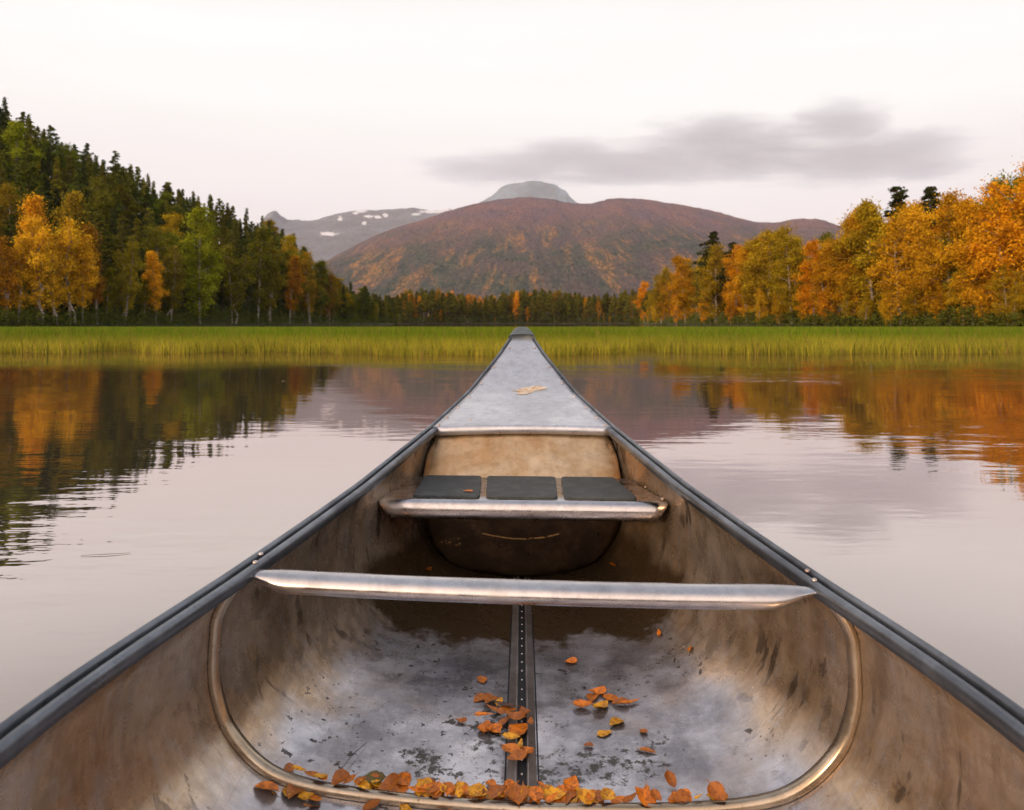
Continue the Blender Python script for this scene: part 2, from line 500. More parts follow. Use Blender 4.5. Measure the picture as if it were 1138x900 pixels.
bp = N(n, "ShaderNodeBump"); bp.inputs["Distance"].default_value = 1.0; bp.inputs["Strength"].default_value = 1.0
L(n, h, bp.inputs["Height"])
lw = N(n, "ShaderNodeLayerWeight"); lw.inputs["Blend"].default_value = 0.5
rp = N(n, "ShaderNodeValToRGB")
rp.color_ramp.interpolation = 'B_SPLINE'
els = rp.color_ramp.elements
els[0].position = 0.0; els[0].color = (.06,) * 3 + (1,)
els[1].position = 1.0; els[1].color = (.84,) * 3 + (1,)
for pos, v in ((.30, .11), (.50, .25), (.60, .39), (.72, .67), (.85, .74)):
    e_ = els.new(pos); e_.color = (v, v, v, 1)
L(n, lw.outputs["Facing"], rp.inputs[0])
df = N(n, "ShaderNodeBsdfDiffuse"); df.inputs[0].default_value = (0.045, 0.038, 0.032, 1)
gl = N(n, "ShaderNodeBsdfGlossy"); gl.inputs["Color"].default_value = (0.99, 0.885, 0.855, 1); gl.inputs["Roughness"].default_value = 0.012
L(n, bp.outputs[0], gl.inputs["Normal"])
ms = N(n, "ShaderNodeMixShader")
L(n, rp.outputs[0], ms.inputs[0]); L(n, df.outputs[0], ms.inputs[1]); L(n, gl.outputs[0], ms.inputs[2])
L(n, ms.outputs[0], n.nodes["Material Output"].inputs["Surface"])
tag(link("water", me, None, m), kind="structure", label="calm lake water mirroring the forest and the pale pink sky", cat="water")

# ------------------------------------------------------------------ foliage materials
def leaf_mat(name, trans=0.35, bright=1.0):
    m, n, b = nodes(name)
    n.nodes.remove(b)
    oi = N(n, "ShaderNodeObjectInfo")
    at = N(n, "ShaderNodeAttribute"); at.attribute_name = "v"
    hs = N(n, "ShaderNodeHueSaturation")
    L(n, mrange(n, at.outputs["Fac"], 0, 1, .487, .513, False), hs.inputs["Hue"])
    L(n, mrange(n, at.outputs["Fac"], 0, 1, .36 * bright, 1.60 * bright, False), hs.inputs["Value"])
    L(n, oi.outputs["Color"], hs.inputs["Color"])
    df = N(n, "ShaderNodeBsdfDiffuse"); tr = N(n, "ShaderNodeBsdfTranslucent")
    L(n, hs.outputs[0], df.inputs[0]); L(n, hs.outputs[0], tr.inputs[0])
    ms = N(n, "ShaderNodeMixShader"); ms.inputs[0].default_value = trans
    L(n, df.outputs[0], ms.inputs[1]); L(n, tr.outputs[0], ms.inputs[2])
    L(n, ms.outputs[0], n.nodes["Material Output"].inputs["Surface"])
    return m
leafM = leaf_mat("birch_leaves", .35)
needleM = leaf_mat("pine_needles", .12)
def bark(name, a, bcol, scale):
    m, n, b = nodes(name)
    p = objcoord(n)
    L(n, mixc(n, mrange(n, noise(n, p, scale, 4, .7, sz=2.0), .48, .62), a, bcol), b.inputs["Base Color"])
    b.inputs["Roughness"].default_value = .9
    return m
birchB = bark("birch_bark", (0.36, 0.31, 0.26), (0.07, 0.05, 0.04), 3.0)
pineB = bark("pine_bark", (0.12, 0.065, 0.04), (0.05, 0.033, 0.026), 2.0)

# ------------------------------------------------------------------ tree meshes
class Tubes:
    def __init__(s): s.v = []; s.f = []
    def tube(s, pts, rad, k=6):
        pts = [Vector(p) for p in pts]
        base = len(s.v)
        for i, p in enumerate(pts):
            t = (pts[min(i + 1, len(pts) - 1)] - pts[max(i - 1, 0)]).normalized()
            a = t.cross(Vector((0.3, 1, 0.1))).normalized(); c = t.cross(a)
            for j in range(k):
                q = j / k * 2 * math.pi
                s.v.append(p + (a * math.cos(q) + c * math.sin(q)) * rad[i])
        for i in range(len(pts) - 1):
            for j in range(k):
                s.f.append((base + i * k + j, base + i * k + (j + 1) % k, base + (i + 1) * k + (j + 1) % k, base + (i + 1) * k + j))
    def me(s, name): return mesh(name, [tuple(q) for q in s.v], s.f, True)

def leaf_quads(name, P, size, rng, flat=0.0, vbias=None):
    """one small quad per point; random orientation"""
    nP = len(P)
    nrm = rng.normal(size=(nP, 3)); nrm[:, 2] += flat * 2
    nrm /= np.linalg.norm(nrm, axis=1, keepdims=True)
    a = np.cross(nrm, rng.normal(size=(nP, 3))); a /= np.linalg.norm(a, axis=1, keepdims=True)
    c = np.cross(nrm, a)
    s = (size * rng.uniform(.6, 1.3, nP))[:, None] if np.ndim(size) == 0 else (size * rng.uniform(.6, 1.3, nP))[:, None]
    V = np.stack([P - a * s, P + c * s * .62, P + a * s, P - c * s * .62], 1)
    me = mesh(name, V.reshape(-1, 3), np.arange(nP * 4).reshape(-1, 4))
    v = rng.uniform(0, 1, nP) * .5 + (.25 if vbias is None else vbias * .5)
    face_attr(me, "v", v)
    return me

def birch(seed, H=12.0, lo=0.12, rad=2.3, nleaf=7000, leaf=.13, stems=1):
    r = random.Random(seed); g = np.random.default_rng(seed)
    T = Tubes(); centers = []
    for st in range(stems):
        lean = Vector((r.uniform(-.09, .09), r.uniform(-.05, .05), 0)) * (1 + st)
        h = H * (1 - .13 * st)
        pts = [Vector((st * .5 * r.choice((-1, 1)), st * .2, 0)) + lean * (t * h) + Vector((math.sin(t * 5 + seed) * .18, math.cos(t * 4 + seed) * .15, 0)) * t + Vector((0, 0, t * h)) for t in np.linspace(0, 1, 9)]
        T.tube(pts, [max(.012, .15 * H / 12 * (1 - t) ** .8) for t in np.linspace(0, 1, 9)], 7)
        nb = 34
        for k in range(nb):
            t = lo + (0.97 - lo) * (k + r.random()) / nb
            base = pts[min(7, int(t * 8))].lerp(pts[min(8, int(t * 8) + 1)], t * 8 - int(t * 8))
            prof = (math.sin(min(1, (t - lo) / (.40)) * math.pi / 2) ** .7) * (1 - max(0, (t - .45) / .6) ** 1.6)
            ln = rad * max(.14, prof) * r.uniform(.55, 1.22)
            az = r.uniform(0, 2 * math.pi)
            up = r.uniform(.25, .9) * (0.5 + t)
            d = Vector((math.cos(az), math.sin(az), up)).normalized()
            mid = base + d * ln * .55
            end = base + d * ln + Vector((0, 0, -.22 * ln))
            T.tube([base, mid, end], [.04 * H / 12, .025 * H / 12, .007], 4)
            for q in range(max(2, int(ln * 3.2))):
                w_ = r.uniform(.3, 1.05)
                cpt = base.lerp(mid, w_ / .55) if w_ < .55 else mid.lerp(end, (w_ - .55) / .45)
                centers.append(cpt + Vector((r.gauss(0, .25), r.gauss(0, .25), r.gauss(0, .2))))
        for q in range(10): centers.append(pts[-1] + Vector((r.gauss(0, .18), r.gauss(0, .18), -r.random() * 1.4)))
    cs = np.array([tuple(c) for c in centers])
    idx = g.integers(0, len(cs), nleaf)
    cb = g.uniform(0, 1, len(cs))
    cr_ = g.uniform(.14, .46, len(cs)) * (H / 12)
    off = g.normal(size=(nleaf, 3)) * cr_[idx][:, None]
    off[:, 2] *= 0.8; off[:, 2] -= np.abs(g.normal(size=nleaf)) * .16
    P = cs[idx] + off
    P[:, 2] = np.maximum(P[:, 2], .2)
    return T.me("trunk"), leaf_quads("crown", P, leaf, g, vbias=cb[idx])

def pine(seed, H=13.0, lo=.30, rad=2.2, nleaf=7000, leaf=.13):
    r = random.Random(seed); g = np.random.default_rng(seed)
    T = Tubes(); centers = []
    lean = Vector((r.uniform(-.03, .03), r.uniform(-.03, .03), 0))
    pts = [lean * (t * H) + Vector((math.sin(t * 4 + seed) * .12 * t, 0, t * H)) for t in np.linspace(0, 1, 9)]
    T.tube(pts, [max(.02, .17 * H / 13 * (1 - t) ** .7) for t in np.linspace(0, 1, 9)], 7)
    nb = 44
    for k in range(nb):
        t = lo + (0.98 - lo) * (k + r.random()) / nb
        base = pts[min(7, int(t * 8))].lerp(pts[min(8, int(t * 8) + 1)], t * 8 - int(t * 8))
        prof = (.55 + .45 * math.sin(min(1, (t - lo) / .2) * math.pi / 2)) * (1 - max(0, (t - .30) / .74) ** 1.15)
        ln = rad * max(.12, prof) * r.uniform(.35, 1.45)
        az = r.uniform(0, 2 * math.pi)
        d = Vector((math.cos(az), math.sin(az), r.uniform(.0, .5))).normalized()
        end = base + d * ln + Vector((0, 0, .15 * ln))
        T.tube([base, base + d * ln * .6, end], [.045, .025, .01], 4)
        for q in range(max(2, int(ln * 3.5))):
            centers.append(base.lerp(end, r.uniform(.35, 1.08)) + Vector((r.gauss(0, .16), r.gauss(0, .16), r.gauss(0, .08))))
    for q in range(5): centers.append(pts[-1] + Vector((r.gauss(0, .06), r.gauss(0, .06), -r.random() * 1.3)))
    cs = np.array([tuple(c) for c in centers])
    idx = g.integers(0, len(cs), nleaf)
    cb = g.uniform(0, 1, len(cs))
    off = g.normal(size=(nleaf, 3)) * np.array([.27, .27, .20]) * g.uniform(.4, 1.5, (nleaf, 1)) * (1.3 - 1.0 * cs[idx][:, 2:3] / H)
    off[:, 2] += np.abs(g.normal(size=nleaf)) * .06
    return T.me("trunk"), leaf_quads("crown", cs[idx] + off, leaf, g, flat=.4, vbias=cb[idx])

def spruce(seed, H=13.0, rad=1.9, nleaf=7000, leaf=.14):
    r = random.Random(seed); g = np.random.default_rng(seed)
    T = Tubes()
    T.tube([(0, 0, 0), (0.03, 0, H * .5), (0, 0, H)], [.16, .09, .015], 7)
    P = []; cb = []
    nb = int(H * 9)
    for k in range(nb):
        t = .05 + .94 * ((k + r.random()) / nb)
        ln = rad * (1 - t) ** .85 * r.uniform(.65, 1.15) + .12
        az = r.uniform(0, 2 * math.pi)
        e_ = Vector((math.cos(az), math.sin(az), 0))
        nn = max(8, int(nleaf / nb * (ln / (rad * .55))))
        w_ = g.uniform(.1, 1, nn)
        side = g.normal(size=nn) * .16 * (1.15 - w_)* 1.6
        x = math.cos(az) * ln * w_ - math.sin(az) * side
        y = math.sin(az) * ln * w_ + math.cos(az) * side
        zq = t * H - .38 * ln * w_ + .16 * ln * w_ ** 3 - np.abs(g.normal(size=nn)) * .13
        P.append(np.stack([x, y, zq], -1)); cb += [r.random()] * nn
    P = np.concatenate(P)
    return T.me("trunk"), leaf_quads("crown", P, leaf, g, flat=.3, vbias=np.array(cb))

PROTO = {}
def protos(kind, fns):
    out = []
    for f_ in fns:
        t_, c_ = f_()
        t_.materials.append(birchB if kind == 'birch' else pineB)
        c_.materials.append(leafM if kind == 'birch' else needleM)
        out.append((t_, c_))
    PROTO.setdefault(kind, []).extend(out)
    return out
B_near = protos('birch', [lambda s=s: birch(s, 12, lo=.10, rad=2.7, nleaf=16000, leaf=.105, stems=1 + s % 2) for s in range(5)])
B_slim = protos('birch', [lambda s=s: birch(s + 20, 12, lo=.22, rad=2.0, nleaf=7000, leaf=.12, stems=1 + s % 2) for s in range(4)])
P_near = protos('pine', [lambda s=s: pine(s + 40, 13, lo=.22, rad=2.15, nleaf=12000, leaf=.11) for s in range(4)])
S_near = protos('spruce', [lambda s=s: spruce(s + 60, 13, nleaf=12000, leaf=.11) for s in range(3)])
P_far = protos('pine', [lambda s=s: pine(s + 80, 12, lo=.38, rad=2.1, nleaf=3600, leaf=.2) for s in range(3)])
B_far = protos('birch', [lambda s=s: birch(s + 90, 10, lo=.15, rad=2.0, nleaf=2400, leaf=.2) for s in range(2)])

GOLD = [(0.62, 0.27, 0.018), (0.66, 0.235, 0.016), (0.55, 0.27, 0.022), (0.60, 0.20, 0.014), (0.44, 0.25, 0.02), (0.33, 0.23, 0.02)]
DARKG = [(0.080, 0.100, 0.018), (0.110, 0.130, 0.018), (0.160, 0.170, 0.020), (0.060, 0.075, 0.020), (0.150, 0.140, 0.020), (0.21, 0.19, 0.020)]
KINDN = {'birch': ('birch_tree', 'birch'), 'pine': ('pine_tree', 'pine'), 'spruce': ('spruce_tree', 'spruce')}
NT = 0
def plant(kind, proto, x, y, height, color, label, group, rz=None, wide=1.0):
    global NT
    NT += 1
    t_, c_ = proto
    h0 = {'birch': 12.0, 'pine': 13.0, 'spruce': 13.0}[kind]
    if proto in P_far: h0 = 12.0
    if proto in B_far: h0 = 10.0
    e_ = bpy.data.objects.new(KINDN[kind][0], None)
    C.objects.link(e_)
    z = float(ground_h(np.array(float(x)), np.array(float(y)))) - .05
    e_.location = (x, y, z)
    s = height / h0
    e_.scale = (s * wide, s * wide, s)
    e_.rotation_euler = (0, 0, R.uniform(0, 6.28) if rz is None else rz)
    tag(e_, label, KINDN[kind][1], group)
    tr = link("trunk", t_, e_); cw = link("crown", c_, e_)
    v = R.uniform(.82, 1.18)
    cw.color = (color[0] * v, color[1] * v * R.uniform(.94, 1.06), color[2] * v, 1)
    return e_
def polar(px, r):
    a = math.atan2((px - 580) / F, 1)
    return r * math.sin(a), r * math.cos(a)
def shore_at(px):
    return float(shoreR(math.degrees(math.atan2((px - 580) / F, 1))))
def h_for(px, py, x, y):
    """tree height that brings the top to photo row py"""
    z = float(ground_h(np.array(float(x)), np.array(float(y))))
    return (358 - py) / F * y + CAMZ - z

# --- right shore: front row, one by one (photo x of the trunk, photo row of the top, colour, wide)
O1, O2, Y1, G1, OL = (0.60, 0.315, 0.014), (0.66, 0.295, 0.012), (0.62, 0.37, 0.018), (0.18, 0.18, 0.016), (0.40, 0.270, 0.014)
right_front = [
 (716, 312, O2, .9, "small bright orange birch at the left end of the right shore stand"),
 (738, 297, OL, 1.0, "olive gold birch second from the left end of the right shore stand"),
 (762, 284, O1, 1.0, "amber birch third from the left end of the right shore stand"),
 (797, 272, OL, 1.1, "round olive gold birch just in front of the dark pine top"),
 (830, 276, O1, .95, "orange birch between the dark pine top and the tall olive birch"),
 (852, 254, OL, 1.1, "tall olive green birch left of the middle of the right shore stand"),
 (880, 251, OL, 1.0, "olive birch beside the tall olive green birch, to its right"),
 (905, 268, O2, .95, "low bright orange birch where the hillcrest meets the stand"),
 (925, 268, O1, .9, "orange birch right of the low bright orange one"),
 (948, 232, O1, 1.0, "amber birch left of the first dark pine top of the right stand"),
 (972, 222, OL, 1.0, "olive amber birch below the first dark pine top of the right stand"),
 (1003, 226, O1, 1.0, "orange birch between the two dark pine tops of the right stand"),
 (1030, 232, Y1, .95, "yellow orange birch under the second dark pine top of the right stand"),
 (1056, 214, O1, 1.0, "bright amber birch right of the second dark pine top"),
 (1082, 220, O1, .9, "amber birch two trees in from the tallest birch at the right edge"),
 (1104, 226, OL, .75, "narrow olive green birch just left of the tallest orange birch"),
 (1131, 180, O2, 1.0, "tallest orange birch, at the right edge of the photo"),
 (1172, 186, O1, 1.0, "amber birch cut off by the right edge of the photo"),
]
for i, (px, py, col, wd, lab) in enumerate(right_front):
    r_ = shore_at(px) + R.uniform(2.5, 5)
    x, y = polar(px, r_)
    plant('birch', B_near[i % 5], x, y, h_for(px, py, x, y), col, lab, "birches along the right shore", wide=wd * 1.1)
# rows behind
k = 0
for row, (dr, drop) in enumerate([(8, 6), (14, 10), (21, 6)]):
    px = 724 + row * 9
    while px < 1230:
        r_ = shore_at(px) + dr + R.uniform(-2, 2)
        x, y = polar(px, r_)
        top = float(np.interp(px, [716, 760, 800, 850, 880, 905, 940, 960, 1000, 1050, 1100, 1131, 1230], [318, 290, 278, 262, 258, 268, 244, 232, 228, 220, 216, 190, 180])) + drop * R.uniform(0, 2)
        col = R.choice([O1, O2, Y1, OL, OL, G1]) if row < 2 else R.choice([OL, G1, O1])
        plant('birch', B_near[k % 5], x, y, max(5, h_for(px, top, x, y)), col, "orange or olive birch filling in behind the front row of the right shore", "birches behind the right front row", wide=1.0)
        k += 1
        px += R.uniform(24, 38) * (1 if px > 850 else .75)
# low front bushes-birches so crowns come down to the undergrowth
for i, px in enumerate([728, 752, 782, 812, 843, 868, 892, 917, 940, 962, 990, 1016, 1044, 1070, 1094, 1120]):
    r_ = shore_at(px) + R.uniform(.8, 2.0)
    x, y = polar(px, r_)
    plant('birch', B_near[(i * 3 + 1) % 5], x, y, R.uniform(3.6, 6.2) * (1 if px > 850 else 1.15), R.choice([O1, O2, OL, Y1]), "young birch of half height leaning out at the foot of the right shore stand", "young birches at the foot of the right stand", wide=1.05)
for px, py, lab in [(792, 256, "dark pine top standing above the olive gold birches at the stand's left part"), (816, 268, "short dark pine top right of and below the first, behind orange birches"),
                    (995, 207, "first dark pine top above the orange birches near the right edge"), (1038, 207, "second dark pine top above the orange birches near the right edge"),
                    (968, 222, "low dark green spruce tip among the amber birches right of the hillcrest")]:
    r_ = shore_at(px) + 13
    x, y = polar(px, r_)
    plant('pine' if py != 222 else 'spruce', (P_near if py != 222 else S_near)[(px) % 3], x, y, h_for(px, py, x, y), (0.055, 0.066, 0.018), lab, "pines above the right shore birches", wide=1.55)

# --- left shore: front row
A1, A2, YG, BR = (0.80, 0.50, 0.025), (0.68, 0.34, 0.016), (0.30, 0.31, 0.016), (0.38, 0.17, 0.018)
left_front = [
 (-30, 250, A1, 's', "amber birch cut off by the left edge of the photo"),
 (8, 262, (0.45, 0.22, .015), 's', "amber birch at the left edge of the photo"),
 (28, 218, A2, 's', "orange topped birch near the left edge, taller than the amber ones beside it"),
 (46, 240, A1, 's', "bright yellow birch with pale trunk, first of the yellow pair near the left edge"),
 (72, 212, (0.30, .21, .015), 's', "tall olive yellow birch rising behind the bright yellow birches"),
 (78, 240, A1, 's', "bright yellow birch with pale trunk, second of the yellow pair near the left edge"),
 (108, 250, BR, 's', "thin rust brown birch right of the bright yellow birches"),
 (139, 268, (0.26, .20, .015), 's', "slender olive amber birch in front of dark pines"),
 (174, 280, A2, 's', "short orange birch left of the tall green birch"),
 (190, 272, (.20, .17, .014), 's', "thin yellow green birch touching the short orange birch"),
 (222, 232, YG, 'b', "tall yellow green birch standing out from the dark left forest"),
 (258, 272, (.22, .20, .014), 's', "olive green birch right of the tall green birch"),
 (286, 252, (.17, .165, .014), 's', "dark olive birch at the slope's middle, left of the saddle"),
 (300, 262, (.26, .20, .014), 's', "olive birch under the skyline notch of the left forest"),
 (322, 285, (.46, .20, .014), 's', "orange birch low on the falling left shore"),
 (345, 278, (.34, .21, .014), 's', "amber birch near the low end of the left slope"),
 (20, 262, A1, 's', "yellow birch low down between the left edge and the bright yellow pair"),
 (60, 268, A1, 's', "short yellow birch standing between the two bright yellow birches"),
 (92, 262, (.62, .36, .018), 's', "golden birch directly right of the second bright yellow birch"),
 (366, 303, (.30, .17, .014), 's', "small olive amber birch near the far end of the left shore"),
]
for i, (px, py, col, sh, lab) in enumerate(left_front):
    r_ = shore_at(px) + (2.0 if py > 230 else 7)
    x, y = polar(px, r_)
    pr = (B_slim if sh == 's' else B_near)
    plant('birch', pr[i % 4], x, y, h_for(px, py, x, y), col, lab, "birches along the left shore", wide=1.0 if sh == 's' else .95)
# low dark front trees between them
for i, px in enumerate(range(-20, 440, 15)):
    x, y = polar(px + R.uniform(-4, 4), shore_at(px) + R.uniform(3, 7))
    kind = R.choice(['spruce', 'birch', 'pine', 'birch'])
    pr = {'spruce': S_near, 'pine': P_near, 'birch': B_slim}[kind][i % 3]
    hh = R.uniform(5, 9.5) if px < 380 else R.uniform(5, 7.5)
    col = R.choice(DARKG) if kind != 'birch' else R.choice([(.22, .20, .014), (.26, .22, .014), (.14, .16, .012), (.62, .42, .016), (.12, .14, .012)])
    plant(kind, pr, x, y, hh, col, "low dark tree in the shaded edge of the left shore forest", "low trees at the edge of the left forest", wide=1.1)
# the wooded hillside
sky_x = [0, 15, 30, 60, 80, 100, 125, 145, 160, 175, 190, 215, 240, 250, 275, 300, 315, 330, 350, 370, 385, 400, 415, 430, 440]
sky_y = [132, 126, 142, 150, 160, 172, 178, 184, 196, 186, 208, 212, 222, 218, 234, 254, 262, 276, 285, 306, 312, 316, 326, 328, 342]
cnt = 0
rows = np.linspace(0.10, 1.0, 11)
for ri, t in enumerate(rows):
    px = -90 + R.uniform(0, 12)
    while px < 438:
        sh = shore_at(px); rd = float(ridgeR(math.degrees(math.atan2((px - 580) / F, 1))))
        r_ = sh + (rd - sh) * min(1, t + R.uniform(-.04, .04)) + 3
        x, y = polar(px, r_)
        hh = R.uniform(8.5, 13.5)
        if t > .93:
            want = float(np.interp(px, sky_x, sky_y)) + R.uniform(-5, 14)
            hh = min(15, max(6, h_for(px, want, x, y)))
        elif px > 340: hh *= .7
        q = R.random()
        if q < (.46 if t < .5 else .52):
            kind, pr, col = 'pine', P_near[cnt % 4], R.choice(DARKG)
        elif q < (.86 if t < .5 else .92):
            kind, pr, col = 'spruce', S_near[cnt % 3], R.choice(DARKG)
        else:
            kind, pr, col = 'birch', B_near[cnt % 5], R.choice([(.42, .30, .014), (.24, .25, .014), (.30, .22, .014), (.20, .18, .016), (.18, .21, .014)])
            if t > .8 and q < .95: kind, pr, col = 'pine', P_near[cnt % 4], R.choice(DARKG)
        lab = {'pine': "dark green pine among many on the wooded left hillside", 'spruce': "dark green spruce among many on the wooded left hillside",
               'birch': "olive or rust birch half hidden between conifers on the left hillside"}[kind]
        plant(kind, pr, x, y, hh, col, lab, {'pine': 'pines on the left hillside', 'spruce': 'spruces on the left hillside', 'birch': 'birches on the left hillside'}[kind], wide=1.15)
        cnt += 1
        px += R.uniform(15, 25) * (105 / (y)) * 1.25
# the low end of the left shore, where the wood runs down to the water
for i, px in enumerate(np.arange(306, 440, 3.6)):
    x, y = polar(px + R.uniform(-2, 2), shore_at(px) + R.uniform(4, 18))
    want = float(np.interp(px, sky_x, sky_y)) + R.uniform(-2, 20)
    q = R.random()
    kind = 'pine' if q < .5 else ('spruce' if q < .68 else 'birch')
    pr = {'pine': P_near, 'spruce': S_near, 'birch': B_near}[kind][i % 3]
    plant(kind, pr, x, y, max(4.5, h_for(px, want, x, y)), R.choice(DARKG) if kind != 'birch' else R.choice([(.42, .26, .014), (.26, .22, .014), (.20, .20, .014)]),
          "tree in the dense low end of the left forest running down to the far shore", "trees at the low end of the left forest", wide=1.25)
# --- far shore, straight ahead
for row in range(5):
    px = 434 + row * 2
    while px < 722:
        r_ = shore_at(px) + 3 + row * 6 + R.uniform(-1.5, 1.5)
        x, y = polar(px, r_)
        top = 326 + 3 * math.sin(px * .05) + R.uniform(-3, 6) + (5 if row == 0 else 0)
        q = R.random()
        if q < (.80 if row else .66):
            plant('pine' if q < .6 else 'spruce', P_far[R.randrange(3)] if q < .6 else S_near[R.randrange(3)], x, y, h_for(px, top, x, y), R.choice([(.17, .15, .018), (.15, .14, .018), (.11, .11, .016)]),
                  "small dark conifer in the even far shore line below the mountain", "conifers along the far shore", wide=1.25)
        else:
            lowt = row == 0 and R.random() < .75
            plant('birch', B_far[R.randrange(2)], x, y, h_for(px, top + (14 if lowt else 1), x, y), R.choice([(.55, .26, .014), (.34, .17, .016), (.66, .27, .012), (.24, .15, .014), (.24, .15, .014)]),
                  "small orange or brown birch among the conifers of the far shore", "birches along the far shore", wide=.8)
        px += R.uniform(4.4, 7.0)
print("trees", NT)

# ------------------------------------------------------------------ undergrowth along the shores (stuff)
g = np.random.default_rng(3)
def strip_points(pxs0, pxs1, per, d0, d1, hmax):
    n_ = per
    px = g.uniform(pxs0, pxs1, n_)
    thd = np.degrees(np.arctan((px - 580) / F))
    r_ = shoreR(thd) + g.uniform(d0, d1, n_)
    x = r_ * np.sin(np.radians(thd)); y = r_ * np.cos(np.radians(thd))
    lump = .35 + .9 * vnoise(x / 1.7, y / 1.7, 5)
    z = ground_h(x, y) + g.uniform(0, 1, n_) ** .8 * hmax * lump
    return np.stack([x, y, z], -1)
P = np.concatenate([strip_points(-120, 442, 50000, -.5, 9, 2.4), strip_points(-120, 442, 40000, 8, 60, 2.2), strip_points(700, 1260, 40000, -.5, 9, 1.9), strip_points(430, 725, 16000, 0, 14, 4.5)])
me = leaf_quads("undergrowth", P, np.where(P[:, 1] > 240, .30, .13), g)
um = leaf_mat("undergrowth_leaves", .2)
o = tag(link("undergrowth", me, None, um), kind="stuff", label="dark green bushes and undergrowth at the feet of the shore trees", cat="undergrowth")
o.color = (0.095, 0.110, 0.018, 1)

# ------------------------------------------------------------------ reeds (stuff)
nR = 160000
g = np.random.default_rng(11)
q = g.uniform(0, 1, nR)
Yb = np.where(q < .55, 13.2 + 9 * g.uniform(0, 1, nR) ** 1.3, 20 + 34 * g.uniform(0, 1, nR) ** 1.4)
Xb = g.uniform(-1, 1, nR) * (0.84 * Yb + 2.5)
edge = 13.3 + 1.6 * vnoise(Xb / 2.6, Yb * 0, 8) + .9 * vnoise(Xb / .45, Yb * 0, 9)
keep = (Yb > edge) & ((vnoise(Xb / .9, Yb / .9, 10) > .32) | (Yb > 17))
Xb, Yb = Xb[keep], Yb[keep]; edge = edge[keep]
nR = len(Xb)
d_in = np.clip((Yb - edge) / 5.0, 0, 1)
top = (.26 + .22 * d_in + .12 * smooth01((Yb - 20) / 12)) * g.uniform(.55, 1.22, nR) * (.78 + .45 * vnoise(Xb / 1.6, Yb / 1.6, 21))
top = np.minimum(top, .648 - .0057 * Yb - .02 * g.uniform(0, 1, nR))
wd = (.0031 + .00024 * Yb) * g.uniform(.6, 1.3, nR)
an = g.uniform(0, math.pi, nR)
lx, ly = g.normal(size=nR) * .09, g.normal(size=nR) * .09
bent = g.uniform(0, 1, nR) < .04; lx = np.where(bent, lx * 4, lx)
ca, sa = np.cos(an) * wd, np.sin(an) * wd
lv = []
for t_, ww in ((0, 1.0), (.5, .85), (1.0, .15)):
    zt = -.05 + (top + .05) * t_
    cx = Xb + lx * t_ ** 2 * (top / .4); cy = Yb + ly * t_ ** 2 * (top / .4)
    lv.append(np.stack([cx - ca * ww, cy - sa * ww, zt], -1)); lv.append(np.stack([cx + ca * ww, cy + sa * ww, zt], -1))
V = np.stack(lv, 1)
i0 = np.arange(nR)[:, None] * 6
Fq = np.concatenate([i0 + np.array([0, 1, 3, 2]), i0 + np.array([2, 3, 5, 4])], 0)
me = mesh("reeds", V.reshape(-1, 3), Fq)
vert_attr(me, "rv", np.repeat(g.uniform(0, 1, nR), 6))
m, n, b = nodes("reed_blades")
n.nodes.remove(b)
p = position(n)
s3r = N(n, "ShaderNodeSeparateXYZ"); L(n, p, s3r.inputs[0])
at = N(n, "ShaderNodeAttribute"); at.attribute_name = "rv"
low = mixc(n, at.outputs["Fac"], (0.62, 0.50, 0.05), (0.20, 0.22, 0.03))
high = mixc(n, at.outputs["Fac"], (0.075, 0.160, 0.010), (0.21, 0.29, 0.016))
col = mixc(n, mrange(n, s3r.outputs[2], .14, .40), low, high)
col = mixc(n, mrange(n, noise(n, p, 0.35, 3, sx=.6), .35, .7, 0, .5), col, (0.16, 0.17, 0.02))
col = mixc(n, mrange(n, at.outputs['Fac'], .93, .95), col, (0.34, 0.20, 0.07))
col = mixc(n, mrange(n, at.outputs['Fac'],   .07, .02), col, (0.035, 0.05, 0.01))
df = N(n, "ShaderNodeBsdfDiffuse"); tr = N(n, "ShaderNodeBsdfTranslucent")
L(n, col, df.inputs[0]); L(n, col, tr.inputs[0])
ms = N(n, "ShaderNodeMixShader"); ms.inputs[0].default_value = .3
L(n, df.outputs[0], ms.inputs[1]); L(n, tr.outputs[0], ms.inputs[2])
L(n, ms.outputs[0], n.nodes["Material Output"].inputs["Surface"])
tag(link("reeds", me, None, m), kind="stuff", label="band of green reeds with yellow lower stems growing in the shallows across the lake", cat="reeds")
print("reeds", nR)

